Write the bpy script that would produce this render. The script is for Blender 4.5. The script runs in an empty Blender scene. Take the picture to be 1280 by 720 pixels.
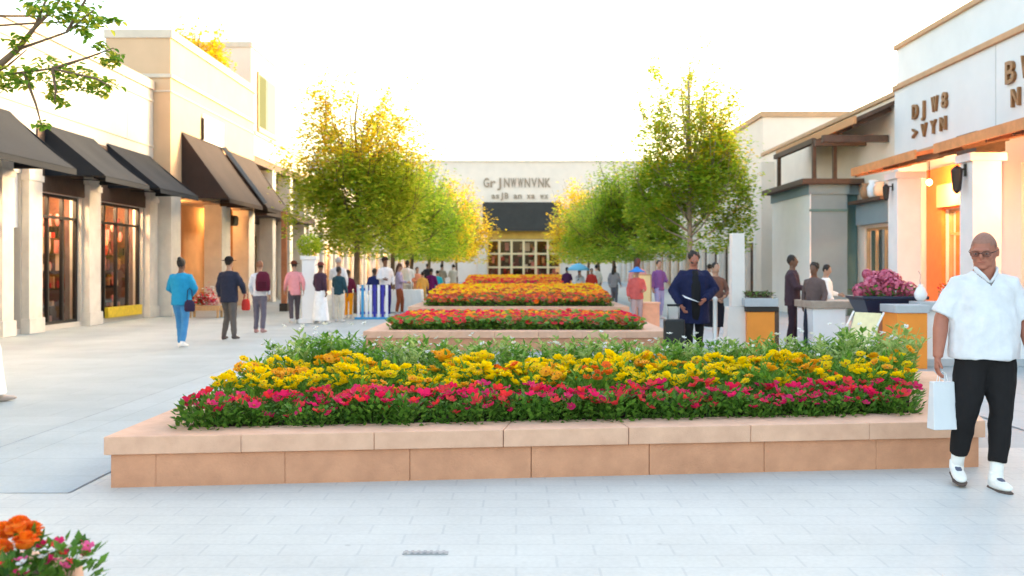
import bpy, bmesh, math, random
from math import sin, cos, pi, radians, sqrt, atan2
from mathutils import Vector, Matrix, noise
random.seed(7)
scn = bpy.context.scene
col = scn.collection
V = Vector

# ------------------------------------------------------------------ helpers
def lin(c):
    return tuple(((v/255)/12.92 if v/255 <= .04045 else ((v/255+.055)/1.055)**2.4) for v in c)

MATS = {}
def mat(name, rgb, rough=.7, var=.0, scale=4.0, bump=0.0, bscale=40.0, spec=.4, metal=0, trans=0.0, rgb2=None, emis=0, stretch=None):
    if name in MATS: return MATS[name]
    m = bpy.data.materials.new(name); m.use_nodes = True
    nt = m.node_tree; N = nt.nodes; L = nt.links
    b = N['Principled BSDF']
    b.inputs['Roughness'].default_value = rough
    b.inputs['Specular IOR Level'].default_value = spec
    b.inputs['Metallic'].default_value = metal
    b.inputs['Base Color'].default_value = (*rgb, 1)
    csock = None
    if var > 0 or rgb2 or bump > 0:
        tc = N.new('ShaderNodeTexCoord'); mp = N.new('ShaderNodeMapping')
        L.new(tc.outputs['Object'], mp.inputs[0])
        if stretch: mp.inputs['Scale'].default_value = stretch
    if var > 0 or rgb2:
        nz = N.new('ShaderNodeTexNoise'); nz.inputs['Scale'].default_value = scale
        nz.inputs['Detail'].default_value = 6; nz.inputs['Roughness'].default_value = .6
        L.new(mp.outputs[0], nz.inputs['Vector'])
        r = N.new('ShaderNodeValToRGB'); L.new(nz.outputs['Fac'], r.inputs[0])
        r.color_ramp.elements[0].position = .3; r.color_ramp.elements[1].position = .7
        c2 = rgb2 or tuple(min(1, v*(1+var)) for v in rgb)
        c1 = rgb if rgb2 else tuple(v*(1-var) for v in rgb)
        r.color_ramp.elements[0].color = (*c1, 1); r.color_ramp.elements[1].color = (*c2, 1)
        csock = r.outputs[0]; L.new(csock, b.inputs['Base Color'])
    if bump > 0:
        nb = N.new('ShaderNodeTexNoise'); nb.inputs['Scale'].default_value = bscale; nb.inputs['Detail'].default_value = 5
        L.new(mp.outputs[0], nb.inputs['Vector'])
        bp = N.new('ShaderNodeBump'); bp.inputs['Strength'].default_value = bump; bp.inputs['Distance'].default_value = .02
        L.new(nb.outputs['Fac'], bp.inputs['Height']); L.new(bp.outputs[0], b.inputs['Normal'])
    if trans > 0:
        t = N.new('ShaderNodeBsdfTranslucent'); mx = N.new('ShaderNodeMixShader')
        mx.inputs[0].default_value = trans; t.inputs[0].default_value = (*rgb, 1)
        if csock: L.new(csock, t.inputs[0])
        L.new(b.outputs[0], mx.inputs[1]); L.new(t.outputs[0], mx.inputs[2])
        L.new(mx.outputs[0], N['Material Output'].inputs[0])
    if emis:
        b.inputs['Emission Color'].default_value = (*rgb, 1); b.inputs['Emission Strength'].default_value = emis
    MATS[name] = m
    return m

def leafmat(name, a, b_, trans=.5, rough=.5):
    """per-leaf colour variation from one leaf to the next"""
    if name in MATS: return MATS[name]
    m = bpy.data.materials.new(name); m.use_nodes = True
    nt = m.node_tree; N = nt.nodes; L = nt.links; b = N['Principled BSDF']
    g = N.new('ShaderNodeNewGeometry'); r = N.new('ShaderNodeValToRGB')
    r.color_ramp.elements[0].color = (*a, 1); r.color_ramp.elements[1].color = (*b_, 1)
    L.new(g.outputs['Random Per Island'], r.inputs[0]); L.new(r.outputs[0], b.inputs['Base Color'])
    b.inputs['Roughness'].default_value = rough; b.inputs['Specular IOR Level'].default_value = .3
    t = N.new('ShaderNodeBsdfTranslucent'); L.new(r.outputs[0], t.inputs[0])
    mx = N.new('ShaderNodeMixShader'); mx.inputs[0].default_value = trans
    L.new(b.outputs[0], mx.inputs[1]); L.new(t.outputs[0], mx.inputs[2]); L.new(mx.outputs[0], N['Material Output'].inputs[0])
    MATS[name] = m
    return m

def glassmat(name, tint=(.8,.85,.85), refl=.12):
    m = bpy.data.materials.new(name); m.use_nodes = True
    nt = m.node_tree; N = nt.nodes; L = nt.links; N.remove(N['Principled BSDF'])
    tr = N.new('ShaderNodeBsdfTransparent'); tr.inputs[0].default_value = (*tint, 1)
    gl = N.new('ShaderNodeBsdfGlossy'); gl.inputs['Roughness'].default_value = .03
    fr = N.new('ShaderNodeFresnel'); fr.inputs[0].default_value = 1.5
    ad = N.new('ShaderNodeMath'); ad.operation = 'ADD'; ad.inputs[1].default_value = refl*.3; ad.use_clamp = True
    L.new(fr.outputs[0], ad.inputs[0])
    mx = N.new('ShaderNodeMixShader'); L.new(ad.outputs[0], mx.inputs[0])
    L.new(tr.outputs[0], mx.inputs[1]); L.new(gl.outputs[0], mx.inputs[2]); L.new(mx.outputs[0], N['Material Output'].inputs[0])
    MATS[name] = m
    return m

def pavemat(name, c1, c2, cm, bw, bh, mortar, off=.5, stain=.06, bump=.15):
    m = bpy.data.materials.new(name); m.use_nodes = True
    nt = m.node_tree; N = nt.nodes; L = nt.links; b = N['Principled BSDF']
    tc = N.new('ShaderNodeTexCoord'); br = N.new('ShaderNodeTexBrick')
    L.new(tc.outputs['Object'], br.inputs['Vector'])
    br.inputs['Color1'].default_value = (*c1, 1); br.inputs['Color2'].default_value = (*c2, 1); br.inputs['Mortar'].default_value = (*cm, 1)
    br.inputs['Scale'].default_value = 1; br.inputs['Brick Width'].default_value = bw; br.inputs['Row Height'].default_value = bh
    br.inputs['Mortar Size'].default_value = mortar; br.inputs['Mortar Smooth'].default_value = .3; br.offset = off
    n1 = N.new('ShaderNodeTexNoise'); n1.inputs['Scale'].default_value = .9; n1.inputs['Detail'].default_value = 8; n1.inputs['Roughness'].default_value = .65
    L.new(tc.outputs['Object'], n1.inputs['Vector'])
    n2 = N.new('ShaderNodeTexNoise'); n2.inputs['Scale'].default_value = 35; n2.inputs['Detail'].default_value = 4
    L.new(tc.outputs['Object'], n2.inputs['Vector'])
    ad = N.new('ShaderNodeMath'); ad.operation = 'ADD'; L.new(n1.outputs['Fac'], ad.inputs[0])
    ml = N.new('ShaderNodeMath'); ml.operation = 'MULTIPLY'; ml.inputs[1].default_value = .5; L.new(n2.outputs['Fac'], ml.inputs[0]); L.new(ml.outputs[0], ad.inputs[1])
    mr = N.new('ShaderNodeMapRange'); mr.inputs[1].default_value = .4; mr.inputs[2].default_value = 1.1
    mr.inputs[3].default_value = 1-stain*1.6; mr.inputs[4].default_value = 1+stain
    L.new(ad.outputs[0], mr.inputs[0])
    vo = N.new('ShaderNodeTexVoronoi'); vo.inputs['Scale'].default_value = 1.7; L.new(tc.outputs['Object'], vo.inputs['Vector'])
    sp = N.new('ShaderNodeMapRange'); sp.inputs[1].default_value = .02; sp.inputs[2].default_value = .035; sp.inputs[3].default_value = .80; sp.inputs[4].default_value = 1
    L.new(vo.outputs['Distance'], sp.inputs[0]); mm = N.new('ShaderNodeMath'); mm.operation = 'MULTIPLY'; L.new(mr.outputs[0], mm.inputs[0]); L.new(sp.outputs[0], mm.inputs[1]); mr = mm
    vm = N.new('ShaderNodeVectorMath'); vm.operation = 'SCALE'; L.new(br.outputs['Color'], vm.inputs[0]); L.new(mr.outputs[0], vm.inputs['Scale'])
    L.new(vm.outputs[0], b.inputs['Base Color'])
    b.inputs['Roughness'].default_value = .62; b.inputs['Specular IOR Level'].default_value = .35
    bp = N.new('ShaderNodeBump'); bp.inputs['Strength'].default_value = bump; bp.inputs['Distance'].default_value = .01; bp.invert = True
    L.new(br.outputs['Fac'], bp.inputs['Height']); L.new(bp.outputs[0], b.inputs['Normal'])
    MATS[name] = m
    return m

class MB:
    def __init__(s): s.v = []; s.f = []; s.mi = []; s.mats = []
    def mid(s, m):
        if m is None: return 0
        if m not in s.mats: s.mats.append(m)
        return s.mats.index(m)
    def add(s, vs, fs, m=None):
        o = len(s.v); k = s.mid(m); s.v += [tuple(p) for p in vs]
        for f in fs: s.f.append([i+o for i in f]); s.mi.append(k)
    def box(s, x0, x1, y0, y1, z0, z1, m=None):
        if x0 > x1: x0, x1 = x1, x0
        s.add([(x0,y0,z0),(x1,y0,z0),(x1,y1,z0),(x0,y1,z0),(x0,y0,z1),(x1,y0,z1),(x1,y1,z1),(x0,y1,z1)],
              [(3,2,1,0),(4,5,6,7),(0,1,5,4),(1,2,6,5),(2,3,7,6),(3,0,4,7)], m)
    def prism(s, poly, z0, z1, m=None):
        n = len(poly); s.add([(p[0],p[1],z0) for p in poly]+[(p[0],p[1],z1) for p in poly],
              [list(range(n))[::-1], list(range(n,2*n))]+[(i,(i+1)%n,n+(i+1)%n,n+i) for i in range(n)], m)
    def hexa(s, p8, m=None):
        s.add(p8, [(3,2,1,0),(4,5,6,7),(0,1,5,4),(1,2,6,5),(2,3,7,6),(3,0,4,7)], m)
    def bar(s, a, b, w, h, m=None, up=V((0,0,1))):
        a, b = V(a), V(b); t = (b-a).normalized(); u = up if abs(t.dot(up)) < .95 else V((0,1,0))
        x = t.cross(u).normalized()*w/2; y = x.cross(t).normalized()*h/2
        s.hexa([a-x-y,a+x-y,b+x-y,b-x-y,a-x+y,a+x+y,b+x+y,b-x+y], m)
    def tube(s, pts, rad, seg=8, m=None, side=V((1,0,0)), caps=True):
        pts = [V(p) for p in pts]; n = len(pts); vs = []; fs = []
        for i, p in enumerate(pts):
            t = (pts[min(i+1,n-1)]-pts[max(i-1,0)])
            t = t.normalized() if t.length > 1e-9 else V((0,0,1))
            a = side - t*side.dot(t)
            if a.length < .1: a = V((0,1,0)) - t*t.y
            a.normalize(); b = t.cross(a)
            r = rad[i] if isinstance(rad, (list, tuple)) else rad
            ra, rb = r if isinstance(r, tuple) else (r, r)
            for k in range(seg):
                th = 2*pi*k/seg; vs.append(p+a*(ra*cos(th))+b*(rb*sin(th)))
        for i in range(n-1):
            for k in range(seg):
                k2 = (k+1) % seg; fs.append((i*seg+k, i*seg+k2, (i+1)*seg+k2, (i+1)*seg+k))
        if caps:
            fs.append(tuple(range(seg))[::-1]); fs.append(tuple(range((n-1)*seg, n*seg)))
        s.add(vs, fs, m)
    def ell(s, c, r, seg=12, rings=8, m=None, rot=None):
        vs = []; fs = []; c = V(c)
        def tp(v): return c+(rot@v if rot else v)
        vs.append(tp(V((0,0,r[2]))))
        for i in range(1, rings):
            ph = pi*i/rings
            for k in range(seg):
                th = 2*pi*k/seg; vs.append(tp(V((r[0]*sin(ph)*cos(th), r[1]*sin(ph)*sin(th), r[2]*cos(ph)))))
        vs.append(tp(V((0,0,-r[2])))); last = len(vs)-1
        for k in range(seg):
            k2 = (k+1) % seg; fs.append((0, 1+k, 1+k2)); fs.append((last, last-seg+k2, last-seg+k))
            for i in range(rings-2):
                a = 1+i*seg; fs.append((a+k, a+seg+k, a+seg+k2, a+k2))
        s.add(vs, fs, m)
    def lathe(s, c, prof, seg=20, m=None):
        vs = []; fs = []; n = len(prof)
        for (r, z) in prof:
            for k in range(seg):
                th = 2*pi*k/seg; vs.append((c[0]+r*cos(th), c[1]+r*sin(th), c[2]+z))
        for i in range(n-1):
            for k in range(seg):
                k2 = (k+1) % seg; fs.append((i*seg+k, i*seg+k2, (i+1)*seg+k2, (i+1)*seg+k))
        fs.append(tuple(range(seg))[::-1]); fs.append(tuple(range((n-1)*seg, n*seg)))
        s.add(vs, fs, m)
    def mesh(s, name, m=None):
        me = bpy.data.meshes.new(name); me.from_pydata(s.v, [], s.f)
        if s.mats:
            for k in s.mats: me.materials.append(k)
            me.polygons.foreach_set('material_index', s.mi)
        if m and not s.mats: me.materials.append(m)
        me.update(); return me
    def build(s, name, m=None, parent=None, smooth=False, bevel=0, loc=None):
        me = s.mesh(name, m)
        if smooth: me.polygons.foreach_set('use_smooth', [True]*len(me.polygons))
        o = bpy.data.objects.new(name, me); col.objects.link(o)
        if parent: o.parent = parent
        if loc: o.location = loc
        if bevel:
            b = o.modifiers.new('bevel', 'BEVEL'); b.width = bevel; b.segments = 2; b.limit_method = 'ANGLE'
        return o

def tag(o, label, cat, group=None, kind=None):
    if label: o['label'] = label
    if cat: o['category'] = cat
    if group: o['group'] = group
    if kind: o['kind'] = kind
    return o
def thing(name, label, cat, loc=(0,0,0), rz=0, group=None):
    o = bpy.data.objects.new(name, None); col.objects.link(o); o.location = loc; o.rotation_euler = (0,0,rz)
    o.empty_display_size = .2
    return tag(o, label, cat, group)
def meshobj(name, me, parent=None, loc=(0,0,0), rot=(0,0,0), sc=1):
    o = bpy.data.objects.new(name, me); col.objects.link(o); o.parent = parent
    o.location = loc; o.rotation_euler = rot; o.scale = (sc,)*3 if not isinstance(sc, tuple) else sc
    return o

QUEUE = []
def finish(out, m, wrinkle, wscale, seed):
    out.materials.clear(); out.materials.append(m)
    if wrinkle:
        nn_ = [v.normal.copy() for v in out.vertices]; cc = []
        for v, nr in zip(out.vertices, nn_):
            p = v.co; q = V((p.x*wscale+seed, p.y*wscale, p.z*wscale*.55))
            n = noise.noise(q) + .5*noise.noise(q*2.3)
            ridge = (1-abs(noise.noise(V((p.x*wscale*1.3, p.y*wscale*1.3+seed, p.z*wscale*1.1)))*2.2))
            cc += list(p + nr*(wrinkle*(n+.5*ridge-.3)))
        out.vertices.foreach_set('co', cc)
    out.polygons.foreach_set('use_smooth', [True]*len(out.polygons)); out.update()
def voxelize(me, voxel, smooth_it):
    o = bpy.data.objects.new('tmp', me); col.objects.link(o)
    r = o.modifiers.new('r', 'REMESH'); r.mode = 'VOXEL'; r.voxel_size = voxel
    if smooth_it:
        s = o.modifiers.new('s', 'SMOOTH'); s.factor = .5; s.iterations = smooth_it
    bpy.context.view_layer.update()
    dg = bpy.context.evaluated_depsgraph_get()
    out = bpy.data.meshes.new_from_object(o.evaluated_get(dg))
    bpy.data.objects.remove(o); bpy.data.meshes.remove(me)
    return out
def remeshed(mb, voxel, m, smooth_it=2, wrinkle=0, wscale=7, seed=0, now=False, post=None):
    """fuse overlapping closed pieces into one continuous skin; far figures are queued and fused together in one pass"""
    if now:
        out = voxelize(mb.mesh('tmp'), voxel, smooth_it); finish(out, m, wrinkle, wscale, seed); return out
    out = bpy.data.meshes.new('skin'); QUEUE.append((mb, round(voxel,4), m, smooth_it, wrinkle, wscale, seed, out, post)); return out
def flush():
    groups = {}
    for q in QUEUE: groups.setdefault((q[1], q[3]), []).append(q)
    for (vx, sm), items in groups.items():
        big = MB(); STEP = round(3/vx)*vx
        for k, q in enumerate(items): big.add([(p[0]+k*STEP, p[1], p[2]) for p in q[0].v], q[0].f)
        res = voxelize(big.mesh('tmp'), vx, sm)
        vs = [v.co.copy() for v in res.vertices]; own = [int(round(c.x/STEP)) for c in vs]
        idx = {}; vl = [[] for _ in items]; fl = [[] for _ in items]
        for i, c in enumerate(vs):
            k = own[i]; idx[i] = len(vl[k]); vl[k].append((c.x-k*STEP, c.y, c.z))
        for p in res.polygons:
            k = own[p.vertices[0]]; fl[k].append([idx[i] for i in p.vertices])
        bpy.data.meshes.remove(res)
        for k, q in enumerate(items):
            q[7].from_pydata(vl[k], [], fl[k]); q[7].update(); finish(q[7], q[2], q[4], q[5], q[6])
            if q[8]:
                fo = q[8].mesh('fingers', q[2]); bmx = bmesh.new(); bmx.from_mesh(q[7]); bmx.from_mesh(fo); bmx.to_mesh(q[7]); bmx.free()
                q[7].polygons.foreach_set('use_smooth', [True]*len(q[7].polygons)); bpy.data.meshes.remove(fo)
    QUEUE.clear()

# ------------------------------------------------------------------ people
SK = {'brown': (.16,.075,.045), 'tan': (.42,.24,.16), 'pale': (.6,.38,.29), 'dark': (.075,.035,.022), 'warm': (.38,.14,.09)}
def cm(rgb, nm='cloth'):
    key = nm+'_%d_%d_%d' % tuple(int(c*255) for c in rgb)
    return mat(key, rgb, rough=.85, var=.08, scale=12, bump=.15, bscale=180, spec=.2)

def person(label, x, y, face=0, h=1.72, skin='tan', top=(.3,.3,.3), sleeve='long', hem=.86, top_w=1.0, bottom=(.05,.05,.07), kind='trousers',
           hair='short', hair_col=(.02,.014,.01), hat=None, shoe=(.5,.5,.5), lleg=None, rleg=None, larm=None, rarm=None, voxel=.02,
           collar=None, hero=False, headturn=0, headnod=0, heavy=1.0, extra=None, z=0):
    """local space: facing -Y, +x is the figure's left side. arms: (elbow, wrist) ; legs: (knee, ankle)"""
    s = h/1.75
    root = thing('person', label, 'person', (x, y, z), radians(face))
    root.scale = (s, s, s)
    skm = mat('skin_'+skin, SK[skin], rough=.5, var=.08, scale=18, spec=.4)
    rp = random.Random(int(abs(x)*977+y*31)); st = rp.uniform(-.22,.22)
    if not lleg and not rleg and not hero:
        k1, k2 = st*.6-.04, -st*.6-.04
        lleg = ((.10,k1,.50),(.10,st,.085+max(0,st)*.25)); rleg = ((-.10,k2,.50),(-.10,-st,.085+max(0,-st)*.25))
    if not larm and not rarm and not hero:
        q1, q2 = rp.choice(((0,0),(0,0),(1,0),(0,1),(1,1)))
        larm = ((.225,-.06,1.15),(.12,-.28,1.10)) if q1 else ((.24,.03-st*.4,1.15),(.25,-.06-st*.9,.92))
        rarm = ((-.225,-.06,1.15),(-.10,-.28,1.12)) if q2 else ((-.24,.03+st*.4,1.15),(-.25,-.06+st*.9,.92))
        headturn = headturn or rp.uniform(-35,35); headnod = headnod or rp.uniform(-2,16); face += rp.uniform(-25,25)
    L = lleg or ((.10,-.02,.50), (.10,.02,.085)); R = rleg or ((-.10,-.02,.50), (-.10,.02,.085))
    LA = larm or ((.235,.03,1.14), (.25,-.04,.90)); RA = rarm or ((-.235,.03,1.14), (-.25,-.04,.90))
    H = heavy
    hr = Matrix.Rotation(radians(headturn), 3, 'Z') @ Matrix.Rotation(radians(headnod), 3, 'X')
    hb = V((0,-.005,1.53)); HS = 1.10 if hero else 1.0; hdn = V((0,0,-.034)) if hero else V((0,0,0))
    def hp(p): return hb + hdn + hr @ (V(p)-hb)*HS
    sg = 16 if hero else 10
    b = MB()
    b.tube([(0,0,.86),(0,0,.93),(0,0,1.02),(0,0,1.12),(0,0,1.24),(0,.005,1.36),(0,.01,1.43),(0,.01,1.47),(0,0,1.50)],
           [(.10,.08),(.145*H,.10),(.145*H,.10*H),(.13*H,.095*H),(.145*H,.10*H),(.15,.095),(.108,.078),(.075,.062),(.055,.055)], sg)
    nk = 1.28 if hero else 1; b.tube([(0,.01,1.43), hp((0,.0,1.56)), hp((0,.0,1.62))], [.060*nk,.055*nk,.052*nk], sg)
    def E(*r): return tuple(q*HS for q in r)
    b.ell(hp((0,.005,1.645)), E(.074,.094,.108), sg, 10, rot=hr)
    b.ell(hp((0,-.025,1.585)), E(.063,.066,.058), sg, 8, rot=hr)
    b.ell(hp((0,-.095,1.628)), E(.014,.02,.024), 8, 6, rot=hr)
    if hero:
        b.ell(hp((0,-.078,1.662)), E(.052,.018,.012), 10, 6, rot=hr)
        b.ell(hp((0,-.086,1.588)), E(.026,.012,.012), 10, 6, rot=hr)
        b.ell(hp((0,-.072,1.555)), E(.028,.02,.018), 10, 6, rot=hr)
        for q in (-1,1): b.ell(hp((q*.04,-.062,1.615)), E(.024,.022,.024), 8, 6, rot=hr)
    for q in (-1,1): b.ell(hp((q*.076,.012,1.632)), E(.01,.02,.032), 8, 6, rot=hr)
    fingers = MB()
    for q, (el, wr) in ((1, LA), (-1, RA)):
        el, wr = V(el), V(wr); sh = V((q*.165,.01,1.385))
        b.tube([sh, sh.lerp(el,.35), el, el.lerp(wr,.3), wr], [.050,.050*H,.042*H,.043*H,.028*H], sg)
        d = (wr-el).normalized()
        if hero:
            d = (d + V((0,-.12,0))).normalized()
        inn = V((-q,0,0)); inn = (inn-d*inn.dot(d)).normalized(); side = d.cross(inn).normalized()
        if side.y > 0: side = -side      # thumb side = forward
        pc = wr+d*.05
        b.tube([wr-d*.01, wr+d*.03, wr+d*.085], [(.024,.018),(.016,.038),(.014,.04)] if False else [(.026,.022),(.03,.02),(.034,.016)], sg, side=side)
        tgt = b if hero else fingers
        for k, (off, ln) in enumerate(((.027,.066),(.009,.075),(-.009,.07),(-.026,.055))):
            p0 = wr+d*.075+side*off; r0 = .0092 if hero else .009
            p1 = p0+d*ln*.45+inn*.006; p2 = p1+d*ln*.32+inn*ln*.22; p3 = p2+d*ln*.16+inn*ln*.30
            tgt.tube([p0,p1,p2,p3], [r0,r0*.95,r0*.88,r0*.7], 7)
        t0 = wr+d*.022+side*.022; t1 = t0+d*.026+side*.026; t2 = t1+d*.028+side*.006+inn*.012; t3 = t2+d*.016+inn*.008
        tgt.tube([t0,t1,t2,t3], [.013,.0115,.0105,.008], 7)
    hips = {}
    for q, (kn, an) in ((1, L), (-1, R)):
        hip = V((q*.085,0,.90)); kn, an = V(kn), V(an); hips[q] = (hip, kn, an)
        b.tube([hip, hip.lerp(kn,.4), kn, kn.lerp(an,.3), an, an+V((0,-.01,-.05))], [.085*H,.075*H,.05,.05,.033,.03], sg)
    bm_ = remeshed(b, .0052 if hero else max(voxel*.8,.012), skm, 2, now=hero, post=None if hero else fingers)
    body = meshobj('body', bm_, root)
    # shoes
    shm = mat('shoe_%d' % int(shoe[0]*99+shoe[1]*9), shoe, rough=.6, var=.06, scale=20)
    solem = mat('shoe_sole', (.10,.07,.06), rough=.8)
    for q in (1,-1):
        hip, kn, an = hips[q]
        dd = V((q*.12,-1,0)).normalized()
        lift = max(0, an.z-.085)
        pit = min(.9, lift*4)
        fd = V((dd.x, dd.y, -pit)).normalized()
        c = V((an.x, an.y, an.z-.045))
        sm = MB()
        sm.tube([c-fd*.065+V((0,0,.0)), c-fd*.045, c+fd*.03, c+fd*.10, c+fd*.16, c+fd*.185], [(.028,.032),(.038,.044),(.043,.046),(.047,.034),(.038,.024),(.018,.014)], 12, side=V((1,0,0)))
        sm.tube([an+V((0,.0,.035)), an+V((0,0,-.03))], [.046,.05], 12)
        tongue = (c, fd)
        so = meshobj('shoe', remeshed(sm, .009 if hero else .016, shm, 2, now=hero), root)
        if hero:
            sl = MB(); sl.tube([c-fd*.075+V((0,0,-.034)), c-fd*.05+V((0,0,-.036)), c+fd*.05+V((0,0,-.036)), c+fd*.12+V((0,0,-.034)), c+fd*.19+V((0,0,-.028))],
                    [(.026,.009),(.04,.01),(.042,.01),(.049,.01),(.024,.008)], 14, m=solem, side=V((1,0,0)))
            sl.build('sole', None, so, smooth=True)
            tg = MB(); tg.tube([c+fd*.035+V((0,0,.043)), c+fd*.075+V((0,0,.036)), c+fd*.11+V((0,0,.026))], [(.020,.006),(.022,.006),(.014,.005)], 10, side=V((1,0,0))); tg.build('laces', mat('shoe_lace', (.10,.11,.16), .8), so, smooth=True)
    # top
    w = top_w; t = MB()
    tz = [hem, hem+.06, 1.02, 1.14, 1.26, 1.37, 1.44, 1.475]
    tz = [zz for i, zz in enumerate(tz) if i < 2 or zz > hem+.08]
    def tr(zz):
        if zz < 1.0: return (.172*H*w, .132*H*w)
        if zz < 1.18: return (.166*H*w, .13*H*w)
        if zz < 1.3: return (.176*w, .13*w)
        if zz < 1.4: return (.180*w, .122*w)
        if zz < 1.46: return (.122, .096)
        return (.085, .075)
    t.tube([(0,.004 if zz < 1.3 else .01,zz) for zz in tz], [tr(zz) for zz in tz], 18)
    for q, (el, wr) in ((1, LA), (-1, RA)):
        el, wr = V(el), V(wr); sh = V((q*.158,.01,1.378))
        if sleeve == 'long':
            t.tube([V((q*.07,.01,1.412)), sh, sh.lerp(el,.4), el, el.lerp(wr,.5), wr.lerp(el,.06)], [.052,.073*w,.069*w,.058*w,.05*w,.04*w], 12)
        elif sleeve == 'short':
            e2 = sh.lerp(el, .90); t.tube([V((q*.07,.01,1.412)), sh, sh.lerp(e2,.5), e2], [.052,.072*w,.073*w,.073*w], 12)
        else:
            t.tube([V((q*.06,.01,1.40)), sh-V((q*.03,0,0))], [.06,.05], 10)
    tm = remeshed(t, .009 if hero else voxel, cm(top), 4 if hero else 2, wrinkle=.011 if hero else .010, wscale=7 if hero else 9, seed=x, now=hero)
    if hero:   # open the V neck
        bmx = bmesh.new(); bmx.from_mesh(tm)
        kill = [f for f in bmx.faces if (lambda c: c.z > 1.415+abs(c.x)*1.15-.035 and c.y < .01 and abs(c.x) < .075)(f.calc_center_median())]
        bmesh.ops.delete(bmx, geom=kill, context='FACES'); bmx.to_mesh(tm); bmx.free()
    topo = meshobj({'long': 'jacket', 'short': 'shirt', 'none': 'vest'}[sleeve], tm, root)
    if hero:
        cl = MB()
        for q in (-1,1):
            cl.tube([(0,-.104,1.395),(q*.035,-.094,1.44),(q*.068,-.05,1.482),(q*.062,.02,1.502),(0,.062,1.51)], [(.010,.014),(.010,.02),(.010,.024),(.010,.026),(.010,.026)], 8)
        cl.build('collar', cm(top), topo, smooth=True)
        for k in range(2):
            btm = MB(); btm.ell((0,-.127-.002*k,1.37-k*.07), (.005,.003,.005), 8, 5)
            btm.build('button', mat('shirt_button', (.55,.55,.55), .3), topo, smooth=True)
    # bottom
    bt = MB(); bc = cm(bottom)
    if kind in ('trousers', 'shorts', 'cropped'):
        bt.tube([(0,0,.80),(0,0,.90),(0,0,.98),(0,0,1.03)], [(.10,.09),(.168*H,.118*H),(.160*H,.118*H),(.152*H,.112*H)], 18)
        for q in (1,-1):
            hip, kn, an = hips[q]
            end = kn.lerp(hip,.05) if kind == 'shorts' else (an.lerp(kn,.22) if kind == 'cropped' else an.lerp(kn,.02))
            if kind == 'shorts': bt.tube([hip, hip.lerp(kn,.5), end], [.098*H,.09*H,.082], 14)
            else: bt.tube([hip+V((0,0,-.01)), hip.lerp(kn,.45), kn, kn.lerp(an,.45), end], [.10*H,.092*H,.072*(.5+H/2),.064*(.5+H/2),.056*(.5+H/2)], 14)
        nm = 'trousers' if kind != 'shorts' else 'shorts'
    else:
        zb = {'skirt': .42, 'long_skirt': .10}[kind]
        bt.tube([(0,0,1.03),(0,0,.92),(0,0,(.92+zb)/2),(0,0,zb)], [(.145,.11),(.175,.14),(.22,.19),(.26,.24)], 20); nm = 'skirt'
    meshobj(nm, remeshed(bt, .009 if hero else voxel, bc, 3, wrinkle=.010 if hero else .008, wscale=8, seed=y, now=hero), root)
    # hair / hat
    hc = mat('hair_%d' % int(hair_col[0]*999), hair_col, rough=.6, var=.2, scale=60, bump=.4, bscale=120)
    if hair and hair != 'bald':
        hm = MB()
        hm.ell(hp((0,.02,1.665)), (.083,.092,.104), 14, 10, rot=hr)
        if hair == 'long': hm.tube([hp((0,.06,1.68)), hp((0,.085,1.58)), hp((0,.085,1.45)), hp((0,.09,1.32))], [(.075,.05),(.085,.045),(.09,.035),(.06,.02)], 12)
        if hair == 'bun': hm.ell(hp((0,.09,1.74)), (.045,.045,.045), 10, 8)
        if hair == 'curly':
            for k in range(22):
                a_, e_ = random.uniform(0,2*pi), random.uniform(.0,1.2)
                hm.ell(hp((.08*cos(a_)*cos(e_), .025+.085*sin(a_)*cos(e_)*.8+.01, 1.665+.10*sin(e_))), (.032,.032,.032), 8, 6)
        meshobj('hair', remeshed(hm, .008 if hero else .014, hc, 1, wrinkle=.006, wscale=40), root)
    elif hair == 'bald' and hero:
        hm = MB(); hm.ell(hp((0,.006,1.6465)), E(.0765,.0965,.1105), 24, 18, rot=hr)
        me = hm.mesh('hair', mat('stubble', (.30,.145,.105), .7, var=.12, scale=90, bump=.2, bscale=300))
        bmx = bmesh.new(); bmx.from_mesh(me)
        inv = hr.inverted()
        kill = [f for f in bmx.faces if (lambda c: c.z < 1.672+max(0,-c.y)*.42)(hb+inv@(f.calc_center_median()-hb-hdn)/HS)]
        bmesh.ops.delete(bmx, geom=kill, context='FACES'); bmx.to_mesh(me); bmx.free()
        me.polygons.foreach_set('use_smooth', [True]*len(me.polygons)); meshobj('hair', me, root)
    if hat:
        hk, hcol = hat; hm = MB(); c = hp((0,.01,1.70))
        hm.ell(c+V((0,0,.01)), (.092,.102,.075), 16, 10)
        if hk == 'brim': hm.lathe(c, [(.09,-.012),(.16,-.018),(.165,-.012),(.09,.004)], 22)
        if hk == 'wide': hm.lathe(c, [(.09,-.05),(.235,-.07),(.24,-.06),(.09,.03)], 22)
        if hk == 'cap': hm.tube([c+hr@V((0,-.07,-.012)), c+hr@V((0,-.17,-.03))], [(.07,.008),(.045,.006)], 10)
        hm.build('hat', cm(hcol,'felt'), root, smooth=True)
    # face
    em = mat('eye_white', (.38,.32,.30), .3); im = mat('iris', (.02,.012,.01), .2); lm = mat('lips_'+skin, tuple(v*(.75 if i else .95) for i, v in enumerate(SK[skin])), .5)
    if hero or voxel <= .014:
        for q in (-1,1):
            f = MB(); f.ell(hp((q*.031,-.078,1.640)), (.013,.010,.0065), 10, 8, m=em, rot=hr)
            f.ell(hp((q*.031,-.0868,1.640)), (.0055,.003,.0055), 8, 6, m=im, rot=hr)
            f.build('eye', None, root, smooth=True)
        f = MB(); f.ell(hp((0,-.0945,1.590)), (.024,.006,.006), 12, 6, m=lm, rot=hr); f.build('lips', None, root, smooth=True)
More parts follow.
